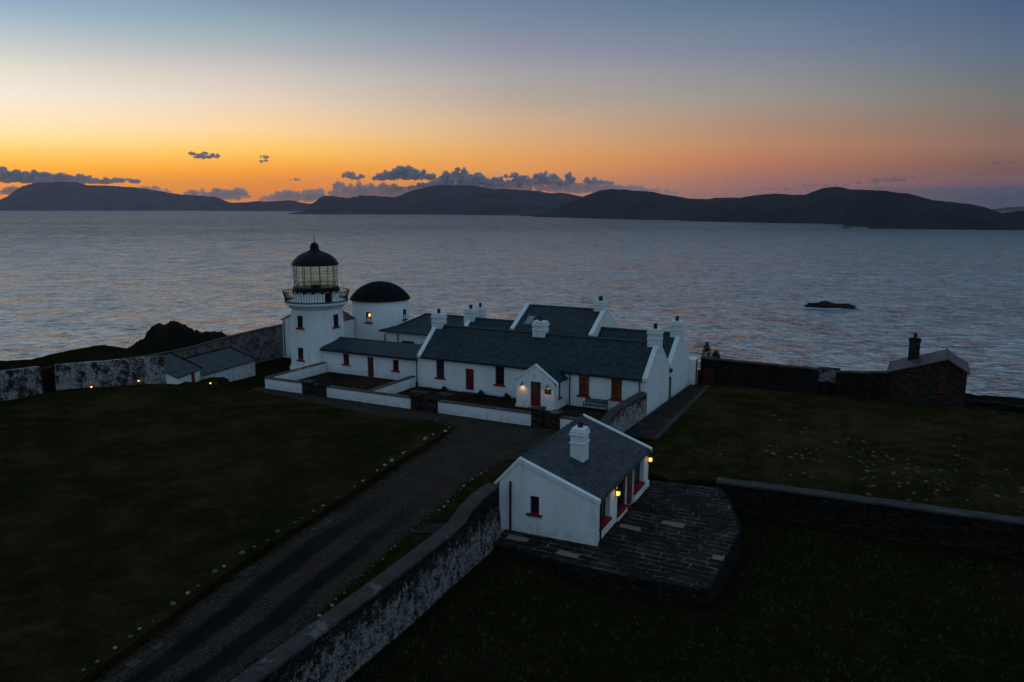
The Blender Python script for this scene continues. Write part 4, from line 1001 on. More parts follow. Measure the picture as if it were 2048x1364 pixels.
m.add([(-5.3, LC, Z0), (-5.3, LC, 2.6), (-4.18, LC, 3.86), (0, LC, 2.38), (0, LC, Z0)], [(0, 1, 2, 3, 4)])
ct.part('wall', m, 'limewash')
sx = (3.9 - 2.42) / 4.18
r = MB()
e = .14
r.hexa([(-4.18, .16, 3.86), (e, .16, 2.38 - e * sx), (e, LC - .16, 2.38 - e * sx), (-4.18, LC - .16, 3.86)], [(-4.18, .16, 3.96), (e, .16, 2.48 - e * sx), (e, LC - .16, 2.48 - e * sx), (-4.18, LC - .16, 3.96)])
r.hexa([(-5.5, .16, 2.36), (-4.185, .16, 3.86), (-4.185, LC - .16, 3.86), (-5.5, LC - .16, 2.36)], [(-5.5, .16, 2.48), (-4.185, .16, 3.96), (-4.185, LC - .16, 3.96), (-5.5, LC - .16, 2.48)])
ro = ct.part('roof', r, 'slate_worn')
t = MB()
for i in range(30):
    y = .2 + i * .307; t.extr([(-4.33, y, 3.86), (-4.0, y, 3.88), (-4.18, y, 4.05 + .04 * (i % 2))], (0, .29, 0))
ct.part('ridge_tiles', t, 'ridge_tile', ro)
for y in (-.06, LC - .22):
    c = MB(); q = .28
    c.extr([(-5.6, y, 2.30), (-4.18, y, 3.78), (.2, y, 2.22), (.2, y, 2.46), (-4.18, y, 4.06), (-5.6, y, 2.52)], (0, q, 0)); ct.part('verge', c, 'chimney_white', bevel=.02)
c = MB(); c.box(-.0 + .002, .10, .0, .2, Z0, 2.3); ct.part('quoin', c, 'plinth_white', bevel=.01)
g = MB(); g.box(e + .005, e + .09, .2, LC - .2, 2.30, 2.37); ct.part('gutter', g, 'gutter', ro)
g = MB(); g.tube([(.17, .32, .05), (.17, .32, 2.28)], .055, 8); ct.part('downpipe', g, 'gutter')
g = MB(); g.tube([(-4.62, -.1, 0), (-4.62, -.1, 2.75)], .065, 8); ct.part('downpipe', g, 'gutter')
sash(ct, (-5.3, 0), (1, 0), (0, -1), (1.75, 2.26, 1.18, 2.12), 'glass', (2, 1), sill_ext=.17)
U, NN = (0, 1), (1, 0)
sash(ct, (0, 0), U, NN, ops[0], 'glass', (3, 1), sill_ext=.05, inset=.26)
sash(ct, (0, 0), U, NN, ops[1], 'glass', (5, 1), sill_ext=.02, inset=.10)
sash(ct, (0, 0), U, NN, ops[3], 'glass', (4, 1), sill_ext=.05, inset=.24)
door(ct, (0, 0), U, NN, ops[2], True, 'door_red', .12)
pb2 = MB(); pb2.box(.003, .09, 3.5, 5.2, Z0, .3); pb2.box(.003, .09, 6.6, 9.6, Z0, .42); ct.part('plinth', pb2, 'plinth_white', bevel=.01)
# chimney on the front slope
cc, cdm = -2.28, 3.9
roofz = lambda c_: 3.96 - (c_ + 4.18) * sx
m = MB(); x0, x1, y0, y1, zt = -2.62, -1.86, 3.2, 4.1, 4.95
m.box(x0, x1, y0, y1, roofz(x1) - .35, zt - .36); ch = ct.part('chimney', m, 'chimney_white', bevel=.03)
c = MB(); c.box(x0 - .06, x1 + .06, y0 - .06, y1 + .06, zt - .36, zt - .28); c.box(x0 - .02, x1 + .02, y0 - .02, y1 + .02, zt - .28, zt - .12); c.box(x0 + .03, x1 - .03, y0 + .03, y1 - .03, zt - .12, zt)
c.box(x0 - .05, x1 + .05, y0 - .05, y1 + .05, zt - .82, zt - .76); ct.part('cornice', c, 'chimney_white', ch, bevel=.02)
c = MB(); c.lathe([(0, zt - .02), (.15, zt - .02), (.14, zt + .2), (.17, zt + .22), (.17, zt + .28), (.1, zt + .28), (.1, zt + .05), (0, zt + .05)], 14, (x0 + x1) / 2, (y0 + y1) / 2 + .1); ct.part('chimney_pot', c, 'pot_black', ch)
def lantern(y, z):
    m = MB(); x = .17
    m.box(.005, .03, y - .05, y + .05, z - .12, z + .22); m.box(.03, x - .02, y - .015, y + .015, z + .14, z + .17)
    for dx in (-.1, .085):
        for dy in (-.1, .085): m.box(x + dx, x + dx + .015, y + dy, y + dy + .015, z - .14, z + .12)
    m.box(x - .115, x + .115, y - .115, y + .115, z - .165, z - .14); m.hexa([(x - .13, y - .13, z + .12), (x + .13, y - .13, z + .12), (x + .13, y + .13, z + .12), (x - .13, y + .13, z + .12)], [(x - .04, y - .04, z + .19), (x + .04, y - .04, z + .19), (x + .04, y + .04, z + .19), (x - .04, y + .04, z + .19)])
    o = ct.part('wall_lantern', m, 'iron')
    g = MB(); g.box(x - .082, x + .082, y - .082, y + .082, z - .138, z + .118); ct.part('lantern_pane', g, 'lantern_glow', o)
    b = MB(); b.box(x - .084, x + .0, y - .0845, y - .083, z - .05, z + .05)
    l = bpy.data.lights.new('lantern_light', 'POINT'); l.energy = 2.2; l.color = (1, .5, .16); l.shadow_soft_size = .08
    lo = bpy.data.objects.new('lantern_light', l); col.objects.link(lo); lo.parent = ct.root; lo.location = (x + .2 - ct.off[0], y - ct.off[1], z - .05)
lantern(3.1, 1.82); lantern(9.42, 1.80)

# --- sheds against the north-west wall
def shed(name, label, p0, p1, depth, ze, zr, z0=-1.0, doorat=None, wallmat='limewash'):
    p0 = Vector((*p0, 0)); p1 = Vector((*p1, 0)); d = (p1 - p0); n = d.normalized(); inn = Vector((-n.y, n.x, 0))
    if inn.x > 0: inn = -inn
    s = Site(name, label, 'shed', (p0.x, p0.y, 0)); q0, q1 = p0 + inn * depth, p1 + inn * depth
    P = lambda v, z: (v.x, v.y, z)
    m = MB(); m.hexa([P(p0, z0), P(p1, z0), P(q1, z0), P(q0, z0)], [P(p0, ze), P(p1, ze), P(q1, zr), P(q0, zr)]); s.part('wall', m, wallmat)
    o = .18; a0, a1, b0, b1 = p0 - n * o - inn * o, p1 + n * o - inn * o, p0 - n * o + inn * depth, p1 + n * o + inn * depth
    k = (zr - ze) / depth * o
    m = MB(); m.hexa([P(a0, ze - k + .01), P(a1, ze - k + .01), P(b1, zr + .01), P(b0, zr + .01)], [P(a0, ze - k + .10), P(a1, ze - k + .10), P(b1, zr + .10), P(b0, zr + .10)])
    r = s.part('roof', m, 'slate_shed')
    m = MB(); m.tube([P(a1, ze - k + .1), P(b1, zr + .1)], .09, 6); m.tube([P(b0, zr + .1), P(b1, zr + .1)], .09, 6); s.part('verge_tiles', m, 'rubble_dark', r)
    if doorat is not None:
        c = p0 + n * doorat - inn * .02; m = MB(); m.hexa([P(c, -.2), P(c + n * .6, -.2), P(c + n * .6 + inn * .03, -.2), P(c + inn * .03, -.2)], [P(c, ze - .15), P(c + n * .6, ze - .15), P(c + n * .6 + inn * .03, ze - .15), P(c + inn * .03, ze - .15)]); s.part('door', m, 'red_paint')
    return s
shed('shed', 'small slate-roofed shed with a red door behind the blotchy wall end', (-41.3, -11.2), (-42.8, -7.3), 3.1, 1.1, 2.5, doorat=2.5)
shed('shed', 'longer white slate-roofed shed behind the low curved stone wall', (-42.75, -6.9), (-44.0, 1.0), 3.3, .40, 1.5, z0=-1.7)

# --- stone hut at the right
ht = Site('stone_hut', 'dark stone hut with one tall chimney at the far right cliff edge', 'hut', (20, 17, 0))
a0, a1, ar, b0, b1 = 16.95, 22.85, 21.35, 15.0, 20.4
m = MB(); m.extr([(a0, b0, -.5), (a1, b0, -.5), (a1, b0, 2.9), (ar, b0, 3.85), (a0, b0, 2.42)], (0, b1 - b0, 0)); ht.part('wall', m, 'rubble')
m = MB(); t = .07
for (x0, z0, x1, z1) in ((a0 - .12, 2.40, ar, 3.90), (ar + .002, 3.90, a1 + .15, 2.83)):
    m.hexa([(x0, b0 - .12, z0), (x1, b0 - .12, z1), (x1, b1 + .1, z1), (x0, b1 + .1, z0)], [(x0, b0 - .12, z0 + t), (x1, b0 - .12, z1 + t), (x1, b1 + .1, z1 + t), (x0, b1 + .1, z0 + t)])
ro = ht.part('roof', m, 'slate_pale')
m = MB(); m.tube([(a0 - .15, b0 - .1, 2.44), (ar, b0 - .1, 3.96), (a1 + .15, b0 - .1, 2.88)], .08, 6); m.tube([(ar, b0, 3.98), (ar, b1 + .1, 3.98)], .09, 6); m.tube([(a1 + .15, b0, 2.88), (a1 + .15, b1, 2.88)], .07, 6); m.tube([(a0 - .15, b0, 2.44), (a0 - .15, b1, 2.44)], .06, 6); ht.part('edge_tiles', m, 'rust_edge', ro)
m = MB(); m.box(18.25, 19.15, 18.6, 19.4, 2.2, 4.75); c = ht.part('chimney', m, 'rubble', bevel=.03)
m = MB(); m.box(18.18, 19.22, 18.53, 19.47, 4.75, 4.9); m.box(18.3, 19.1, 18.65, 19.35, 4.9, 5.0); ht.part('cornice', m, 'rubble', c)
m = MB(); m.lathe([(0, 4.98), (.15, 4.98), (.14, 5.45), (.1, 5.45), (.1, 5.1), (0, 5.1)], 12, 18.7, 19.0); ht.part('chimney_pot', m, 'pot_black', c)
m = MB(); m.box(20.75, 21.4, b0 - .04, b0 - .003, 1.12, 1.95); w = ht.part('window', m, 'red_dark')
m = MB(); m.box(20.72, 21.43, b0 - .07, b0 - .041, 1.5, 1.54); m.box(20.7, 21.45, b0 - .1, b0 - .041, 1.03, 1.1); ht.part('frame', m, 'red_paint', w)

# ------------------------------------------------------------------ walls
def rubble_wall(name, label, line, th, mat, cop='coping', group=None, cop_h=.10, cop_over=.06, batter=.0, rough_=.05, step=.28, z0=-.6, ends=True, rounded=False, copname='coping'):
    """line: [(a,b,ztop)]; uneven stone wall with a coping"""
    P = []
    for (x0, y0, h0), (x1, y1, h1) in zip(line[:-1], line[1:]):
        n = max(1, int(math.hypot(x1 - x0, y1 - y0) / step))
        for k in range(n): P.append((x0 + (x1 - x0) * k / n, y0 + (y1 - y0) * k / n, h0 + (h1 - h0) * k / n))
    P.append(line[-1]); off = (sum(p[0] for p in P) / len(P), sum(p[1] for p in P) / len(P))
    s = Site(name, label, 'wall', (*off, 0), group)
    zf = [0, .12, .25, .38, .52, .66, .8, .92, 1.0]
    vs = []; K = len(zf) * 2
    cvs = []; prof = [(-1, 0), (-1.0, .6), (-.55, 1), (.55, 1), (1.0, .6), (1, 0)] if rounded else [(-1, 0), (-1, .85), (-.86, 1), (.86, 1), (1, .85), (1, 0)]
    for i, (x, y, h) in enumerate(P):
        i0, i1 = max(0, i - 1), min(len(P) - 1, i + 1); dx, dy = P[i1][0] - P[i0][0], P[i1][1] - P[i0][1]; dl = math.hypot(dx, dy); nx, ny = dy / dl, -dx / dl
        g = ground_h(x, y) + z0; hb_ = h - cop_h + .02
        for sd in (1, -1):
            rng = zf if sd == 1 else zf[::-1]
            for f in rng:
                z = g + (hb_ - g) * f; q = th / 2 + batter * (1 - f) + rough_ * mnoise.noise(Vector((x * 2.1, y * 2.1, z * 2.6 + sd * 9)))
                vs.append((x + nx * q * sd, y + ny * q * sd, z))
        hw = th / 2 + cop_over; hn = .03 * nz(x, y, .9, 5) * (rough_ / .05)
        for px, pz in prof: cvs.append((x + nx * px * (hw + .02 * nz(x, y, 2, px)), y + ny * px * (hw + .02 * nz(x, y, 2, px)), h - cop_h + cop_h * pz * 1.15 + hn))
    fs = []
    for i in range(len(P) - 1):
        for k in range(K - 1): fs.append((i * K + k, i * K + k + 1, (i + 1) * K + k + 1, (i + 1) * K + k))
    fs += [tuple(range(K))[::-1], tuple(range((len(P) - 1) * K, len(P) * K))]
    m = MB().add(vs, fs); s.part('stonework', m, mat)
    M = len(prof); fs = []
    for i in range(len(P) - 1):
        for k in range(M): fs.append((i * M + k, i * M + (k + 1) % M, (i + 1) * M + (k + 1) % M, (i + 1) * M + k))
    fs += [tuple(range(M))[::-1], tuple(range((len(P) - 1) * M, len(P) * M))]
    s.part(copname, MB().add(cvs, fs), cop)
    return s
# west wall, bottom of the picture up to the cottage
rubble_wall('boundary_wall', 'thick grey-coped wall with flaking whitewash beside the long drive',
            [(1.65,-56,2.05),(1.25,-43.5,2.05),(.98,-36,2.08),(.72,-31.2,2.10),(.66,-30.2,2.2),(.62,-29.3,2.55),(.55,-28.2,2.72),(.5,-26.55,2.78)], .66, 'rubble_west', 'coping', batter=.26, cop_h=.16, cop_over=.05, rounded=True)
# rough wall from the house corner towards the cottage
rubble_wall('boundary_wall', 'short rough wall with worn whitewash, joining the long house corner towards the small cottage',
            [(-.25,-.35,2.0),(-.3,-3.5,2.05),(-.35,-6.6,2.02),(-.4,-7.6,1.75),(-.45,-9.0,1.35),(-.6,-14.0,1.25)], .62, 'rubble_end', 'coping', batter=.14, cop_h=.2, rounded=True)
# east wall
rubble_wall('boundary_wall', 'dark low boundary wall with a pale flat coping, running right from the terrace corner',
            [(8.95,-13.75,.40),(14,-13.35,.42),(20,-13.05,.44),(27,-12.6,.46),(45,-11.6,.5)], .7, 'rubble_dark', 'coping_blue', cop_h=.12, cop_over=.1, batter=.12, z0=-.8)
# north-east wall with the red door, then the doorway gap
s = rubble_wall('boundary_wall', 'dark stone wall with a red door, running right from the white gables to the open doorway',
            [(.75,14.05,2.5),(6,14.1,2.42),(11.3,14.15,2.38)], .6, 'rubble_dark', 'coping', batter=.08, rough_=.08)
m = MB(); m.box(1.15, 2.05, 13.62, 13.68, 0, 1.5); d = s.part('door', m, 'red_dark')
m = MB(); m.box(1.08, 1.148, 13.6, 13.7, 0, 1.55); m.box(2.052, 2.12, 13.6, 13.7, 0, 1.55); m.box(1.15, 2.05, 13.6, 13.7, 1.5, 1.56); s.part('frame', m, 'red_dark', d)
rubble_wall('boundary_wall', 'dark stone wall between the open doorway and the stone hut',
            [(12.75,14.2,2.25),(14.8,14.3,2.4),(16.9,14.9,2.5)], .6, 'rubble_dark', 'coping', batter=.08, rough_=.09)
rubble_wall('doorway_wall', 'pale blotchy wall piece set back over the dark doorway in the right-hand stone wall', [(11.1,14.9,2.38),(13.0,14.95,2.38)], .4, 'rubble_white', 'coping', rough_=.04)
ds_ = Site('doorway', 'low dark doorway under the pale blotchy wall piece in the right-hand stone wall', 'doorway', (12, 14.5, 0))
ds_.part('jamb', MB().box(11.28, 12.1, 14.25, 14.6, -.4, 1.15), 'rubble_dark', bevel=.05); ds_.part('door', MB().box(12.1, 12.78, 14.4, 14.5, -.4, 1.12), 'felt_gap_black')  # black box set in the open doorway, painting the shade inside it
rubble_wall('field_wall', 'low tumbled stone wall running right from the stone hut', [(22.9,15.2,.7),(27,15.0,.62),(33,14.6,.6),(44,14.5,.7)], .7, 'rubble_dark', 'rubble_dark', rough_=.22, step=.22, copname='cap_stones')
# north-west walls
rubble_wall('boundary_wall', 'blotchy whitewashed wall at the left edge of the picture, ending at the dark doorway',
            [(-49.1,-50,3.1),(-49.1,-30,3.08),(-49.05,-22.8,3.05),(-48.95,-19.3,2.9)], .6, 'rubble_white', 'rubble_white', batter=.15, rough_=.07, cop_h=.08, cop_over=-.02, copname='cap_stones')
rubble_wall('boundary_wall', 'blotchy whitewashed wall with two small lights at its foot, between the dark doorway and the sheds',
            [(-49.0,-17.75,2.75),(-46.9,-15.6,2.85),(-44.5,-13.3,3.0),(-42.55,-11.4,3.05)], .6, 'rubble_white', 'rubble_white', batter=.15, rough_=.07, cop_h=.08, cop_over=-.02, copname='cap_stones')
s = Site('doorway', 'dark doorway through the blotchy whitewashed wall, under a rough stone lintel', 'doorway', (-49.4, -18.5, 0))
s.part('lintel', MB().box(-49.6, -49.0, -19.4, -17.7, 1.5, 2.6), 'rubble_dark', bevel=.05); s.part('door', MB().box(-49.35, -49.25, -19.2, -17.85, -.3, 1.499), 'felt_gap_black')  # no door leaf: a black sheet stands for shade in the opening
rubble_wall('boundary_wall', 'long grey-white boundary wall behind the two sheds, climbing to the lighthouse',
            [(-49.3,-11.5,2.0),(-49,-6.2,2.0),(-49,-3.1,2.02),(-49,1.5,2.38),(-49,6,2.58),(-49,12,2.7)], .5, 'rubble_grey', 'coping', batter=.08, rough_=.05)
rubble_wall('planter_wall', 'low curved dark stone wall with a small light, on the lawn in front of the sheds',
            [(-41.9,-9.9,.28),(-40.6,-9.75,.4),(-39.9,-9.4,.75),(-39.2,-9.0,.92),(-38.3,-8.5,.9),(-38.0,-8.15,.6)], .5, 'rubble', 'rubble_dark', rough_=.12, cop_h=.12, rounded=True, copname='cap_stones')

# garden walls
def plaster_wall(label, a0, b0, a1, b1, h=1.12, th=.42, z0=-.2):
    d = Vector((a1 - a0, b1 - b0, 0)); L_ = d.length; u = d.normalized(); n = Vector((u.y, -u.x, 0))
    s = Site('garden_wall', label, 'wall', ((a0 + a1) / 2, (b0 + b1) / 2, 0), 'white garden walls')
    def bx(w, za, zb, ext=0):
        p, q = Vector((a0, b0, 0)) - u * ext, Vector((a1, b1, 0)) + u * ext; m = MB()
        c = [p + n * w, q + n * w, q - n * w, p - n * w]
        c = [(v.x, v.y) for v in c]
        m.hexa([(*v, za) for v in c][::-1], [(*v, zb) for v in c][::-1]); return m
    s.part('wall', bx(th / 2, z0, h - .1), 'limewash', bevel=.02)
    # individual coping slabs
    m = MB(); k = max(1, int(L_ / .95))
    for i in range(k):
        t0, t1 = i / k, (i + 1) / k; p, q = Vector((a0, b0, 0)) + d * t0 + u * .006, Vector((a0, b0, 0)) + d * t1 - u * .006
        w = th / 2 + .05 + random.uniform(-.012, .012); dz = random.uniform(-.008, .012)
        c = [(v.x, v.y) for v in (p + n * w, q + n * w, q - n * w, p - n * w)]
        m.hexa([(*v, h - .1) for v in c][::-1], [(*v, h - .02 + dz) for v in c][::-1])
    s.part('coping', m, 'coping_brown', bevel=.012); return s
plaster_wall('front garden wall piece farthest left, white with stone coping, ending at the first stone pier', -34.2, -7.2, -29.6, -7.2)
plaster_wall('longest white front garden wall piece, between the two narrow gateways left of the porch', -26.9, -7.2, -17.85, -7.2, 1.08)
plaster_wall('white front garden wall piece ending at the gateway before the lit porch', -15.25, -7.2, -6.72, -7.2, 1.12)
plaster_wall('short white front garden wall piece half hidden behind the small cottage roof', -4.35, -7.2, -.85, -7.2, 1.12)
plaster_wall('white side garden wall running back to the low wing by the lighthouse', -34.4, -6.93, -34.4, 1.1, 1.08)
plaster_wall('white side garden wall dividing the low wing garden from the long house garden', -22.55, -6.93, -22.55, -.25, 1.1)
def pier(label, a0, a1, h):
    s = Site('gate_pier', label, 'pier', ((a0 + a1) / 2, -7.2, 0), 'stone gate piers')
    s.part('shaft', MB().box(a0, a1, -7.2 - .38, -7.2 + .38, -.2, h - .14), 'rubble', bevel=.04)
    s.part('cap', MB().box(a0 - .07, a1 + .07, -7.2 - .45, -7.2 + .45, h - .14, h), 'rubble_dark' if h < 1.3 else 'coping', bevel=.03)
pier('stone gate pier at the right end of the farthest left garden wall', -29.57, -28.85, 1.3); pier('stone gate pier at the left end of the longest garden wall', -27.65, -26.93, 1.15)
pier('stone gate pier at the right end of the longest garden wall', -17.82, -17.1, 1.28); pier('stone gate pier across the gateway from the end of the longest garden wall', -16.0, -15.28, 1.15)
pier('square stone gate pier on the left of the gateway before the lit porch', -6.69, -5.85, 1.6); pier('square stone gate pier on the right of the gateway before the lit porch', -5.05, -4.38, 1.45)
def gate(label, a0, a1, h):
    s = Site('gate', label, 'gate', ((a0 + a1) / 2, -7.2, 0), 'garden gates')
    m = MB(); m.box(a0, a1, -7.225, -7.195, .15, .22); m.box(a0, a1, -7.225, -7.195, h - .12, h - .05)
    s.part('frame', m, 'iron')
    m = MB(); n = int((a1 - a0) / .11)
    for i in range(n + 1): x = a0 + (a1 - a0) * i / n; m.box(x - .012, x + .012, -7.19, -7.168, .1, h + (.04 if i % 2 else 0))
    s.part('bars', m, 'iron')
gate('dark slim gate in the left gateway of the front garden wall', -28.83, -27.67, 1.0); gate('dark slim gate in the middle gateway of the front garden wall', -17.08, -16.02, 1.05); gate('dark slim gate in the gateway before the lit porch', -5.83, -5.07, 1.1)

# ------------------------------------------------------------------ bench, lights, stones, plants
bn = Site('bench', 'dark wooden slatted bench against the long white house, under its last window', 'bench', (-4.2, -.6, 0))
m = MB()
for i in range(4): m.box(-5.1, -3.25, -1.0 + i * .11, -.91 + i * .11, .52, .55)
bn.part('seat', m, 'drab_wood')
m = MB()
for i in range(4): m.box(-5.1, -3.25, -.50 + i * .02, -.48 + i * .02, .62 + i * .1, .70 + i * .1)
bn.part('backrest', m, 'drab_wood')
for x in (-5.15, -3.25):
    m = MB(); m.box(x, x + .06, -1.02, -.96, 0, .74); bn.part('leg', m, 'drab_wood'); m = MB(); m.box(x, x + .06, -.46, -.40, 0, 1.04); bn.part('leg', m, 'drab_wood')
    m = MB(); m.box(x - .005, x + .065, -1.04, -.46, .74, .78); bn.part('armrest', m, 'drab_wood')
for lab, a, b, z in (('small glowing garden light at the foot of the whitewashed wall, nearer the dark doorway', -46.3, -16.3, .75), ('small glowing garden light at the foot of the whitewashed wall, nearer the sheds', -43.75, -13.4, 1.0), ('small glowing garden light in front of the low curved stone wall', -38.95, -9.5, .5)):
    s = Site('garden_light', lab, 'light', (a, b, 0), 'small garden lights')
    s.part('post', MB().tube([(a, b, .0), (a, b, z - .08)], .025, 6), 'iron')
    m = MB(); m.lathe([(0, -.07), (.05, -.055), (.07, 0), (.05, .055), (0, .07)], 10, a, b); m.v = [(v[0], v[1], v[2] + z) for v in m.v]; s.part('globe', m, 'garden_bulb', smooth=True)
    s.part('cap', MB().lathe([(0, z + .10), (.09, z + .06), (.09, z + .05), (0, z + .07)], 10, a, b), 'iron')
    l = bpy.data.lights.new('globe_light', 'POINT'); l.energy = .5; l.color = (1, .5, .16); l.shadow_soft_size = .06
    lo = bpy.data.objects.new('globe_light', l); col.objects.link(lo); lo.parent = s.root; lo.location = (.1, -.12, z)

def stone_variants(mats, n=5, flat=.6):
    out = []
    for k in range(n):
        m = MB(); vs = []; fs = []; nu, nv = 10, 6
        for j in range(nv + 1):
            ph = -math.pi / 2 + math.pi * j / nv
            for i in range(nu):
                th = 2 * math.pi * i / nu; v = Vector((math.cos(th) * math.cos(ph), math.sin(th) * math.cos(ph), math.sin(ph)))
                q = 1 + .28 * mnoise.noise(v * 1.4 + Vector((k * 7, 0, 0))); vs.append((v.x * q, v.y * q * .8, v.z * q * flat))
        for j in range(nv):
            for i in range(nu): fs.append((j * nu + i, j * nu + (i + 1) % nu, (j + 1) * nu + (i + 1) % nu, (j + 1) * nu + i))
        me = MB().add(vs, fs).build('stone', mats[k % len(mats)], smooth=True); d = me.data; bpy.data.objects.remove(me); out.append(d)
    return out
def scatter(name, data, pts, label, cat, group):
    for a, b, z, s in pts:
        o = bpy.data.objects.new(name, random.choice(data)); col.objects.link(o); o.location = W(a, b, z); o.scale = (s, s * random.uniform(.8, 1.1), s * random.uniform(.8, 1.1)); o.rotation_euler = (0, 0, random.uniform(0, 6))
        tag(o, label, cat, group)
def along(pl, spacing, jit):
    out = []; acc = 0
    for (x0, y0), (x1, y1) in zip(pl[:-1], pl[1:]):
        L_ = math.hypot(x1 - x0, y1 - y0); t = acc
        while t < L_:
            out.append((x0 + (x1 - x0) * t / L_ + random.uniform(-jit, jit), y0 + (y1 - y0) * t / L_ + random.uniform(-jit, jit))); t += spacing * random.uniform(.6, 1.5)
        acc = t - L_
    return out
sv = stone_variants(['stone_pale', 'stone_mid', 'stone_mid', 'stone_pale', 'stone_mid'])
pts = [(a - .28, b, lawn_h(a - .28, b) + .04, random.choice((.05, .07, .09, .11, .16))) for a, b in along(DRL[1:13], .85, .16)]
scatter('edging_stone', sv, pts, 'rounded stone in the row along the lawn bank of the drive', 'stone', 'stones edging the lawn bank')
pts = [(a + .12, b, .16, random.choice((.03, .05, .06, .10))) for a, b in along(DRR[1:9], .42, .08)]
scatter('edging_stone', sv, pts, 'small stone in the row along the verge side of the drive', 'stone', 'stones edging the verge')
pts = [(random.uniform(-16, -11.8), random.uniform(-11.2, -10.4), .12, random.uniform(.05, .11)) for _ in range(14)]
scatter('edging_stone', sv, pts, 'small stone on the lawn corner where drive and yard meet', 'stone', 'stones on the lawn corner')
tv = stone_variants(['thrift', 'thrift', 'stone_mid', 'thrift'], 4, .35)
pts = []
for _ in range(150):
    a = random.gauss(17.5, 5.0); b = random.uniform(-10.6, 8) if random.random() < .3 else random.gauss(-6.0, 3.0)
    if 6 < a < 34 and east_line(a) + 1.0 < b < 12: pts.append((a, b, east_h(a, b) + .02, random.uniform(.06, .20)))
scatter('flower_cushion', tv, pts, 'small pale pinkish cushion among the dark grass of the right-hand field', 'flowers', 'pale cushions in the right-hand field')
# a gap in the verge with a few slabs leading to the wall
solo('slab_crossing', fill([(-3.2,-27.2),(-1.2,-26.6),(.1,-26.8),(.1,-28.0),(-1.4,-27.9),(-3.2,-28.6)], lambda a, b: .215, .5, jitter=.1), 'path_flags', None, None, (0, 0, 0), kind='structure')
# stepping slabs by the house doors
for lab, x0, x1, y0, y1 in (('pale paving slab inside the middle gateway, nearer the gate', -21.6, -19.8, -2.4, -1.6), ('pale paving slab inside the middle gateway, nearer the house', -18.9, -17.6, -2.0, -1.2), ('pale slab inside the left gateway of the garden', -31.6, -30.2, -4.6, -3.8)):
    solo('paving_slab', MB().box(x0, x1, y0, y1, .05, .14), 'coping', lab, 'slab', ((x0 + x1) / 2, (y0 + y1) / 2, 0), bevel=.02)

def bush(name, label, a, b, r, h, n=240, group=None, z=0):
    m = MB(); rng = random.Random(int(a * 100 + b * 10))
    for _ in range(n):
        t = rng.uniform(0, 6.28); ph = rng.uniform(0, 1.5); q = r * rng.uniform(.5, 1.05); c = Vector((q * math.cos(t) * math.cos(ph), q * math.sin(t) * math.cos(ph), h * .1 + h * .9 * math.sin(ph) * rng.uniform(.5, 1.1)))
        s = rng.uniform(.05, .11); u = Vector((rng.uniform(-1, 1), rng.uniform(-1, 1), rng.uniform(-.4, 1))).normalized(); w = u.orthogonal().normalized()
        m.add([tuple(c - w * s * .5), tuple(c + u * s * 1.6), tuple(c + w * s * .5)], [(0, 1, 2)])
    m.v = [(v[0] + a, v[1] + b, v[2] + z) for v in m.v]
    return m
for k, (a, b, r, h, lab) in enumerate([(-19.0, -.5, .3, .35, 'low dark plant at the house foot left of the plain red door'), (-15.2, -.45, .32, .4, 'low dark plant at the house foot right of the plain red door'), (-12.6, -.5, .35, .42, 'low dark plant at the house foot under the window left of the porch'), (-31.4, -1.0, .5, .3, 'low dark plant in the garden of the low wing')]):
    s = Site('garden_plant', lab, 'plant', (a, b, 0), 'low plants in the front gardens')
    s.part('leaves', bush('x', '', a, b, r, h, 200, z=.08), 'leaf'); s.part('stem', MB().tube([(a, b, 0), (a, b, h * .6)], [.03, .012], 5), 'drab_wood')
for a, b, r, h, lab, z0 in ((1.0, 14.9, .55, 1.5, 'taller dark shrub showing over the wall behind the white gables', 2.2), (1.9, 14.9, .5, .9, 'shorter dark shrub showing over the wall behind the white gables', 2.1)):
    s = Site('shrub', lab, 'shrub', (a, b, 0)); s.part('crown', bush('x', '', a, b, r, h, 520, z=z0), 'leaf')
    m = MB(); m.tube([(a, b, 0), (a + .1, b, z0 + .3), (a - .1, b, z0 + h * .7)], [.07, .05, .02], 6); m.tube([(a + .05, b, z0 - .2), (a + .35, b, z0 + h * .5)], [.04, .015], 5); s.part('trunk', m, 'drab_wood')

# crag beyond the north-west wall
def crag():
    m = MB(); vs = []; fs = []; n, K = 70, 22; rng = np.linspace(0, 1, n)
    # silhouette heights along b at a = -56
    sil = [(-3.6,-3),(-2.6,-.6),(-1.5,.6),(-.8,1.2),(.2,2.3),(1.0,2.75),(1.7,3.25),(2.4,3.35),(3,3.3),(3.5,2.9),(3.9,2.6),(4.5,2.2),(5.3,1.65),(6.9,1.35),(7.5,1.5),(8.1,1.55),(8.8,1.2),(9.6,.7),(12,0),(15,-2)]
    bs, zs = zip(*sil)
    for i in range(n):
        b = bs[0] + (bs[-1] - bs[0]) * i / (n - 1); zt = float(np.interp(b, bs, zs))
        for k in range(K):
            t = k / (K - 1); a = -53 - 13 * t; q = math.sin(math.pi * min(1, t * 1.15) ** .9) if t * 1.15 < 1 else -(t * 1.15 - 1) * 25
            z = -1.0 + (zt + 1.0) * q if q > 0 else -1 + q * 6
            z += .75 * mnoise.fractal(Vector((a * .8, b * .8, 2)), .75, 2, 6) * (1 if 0 < q < .98 else .3)
            vs.append((a, b, z))
    for i in range(n - 1):
        for k in range(K - 1): fs.append((i * K + k, (i + 1) * K + k, (i + 1) * K + k + 1, i * K + k + 1))
    return m.add(vs, fs)
solo('crag', crag(), 'rock_dark', 'dark rocky crag rising against the sea behind the grey boundary wall', 'rock', (-56, -3, 0))

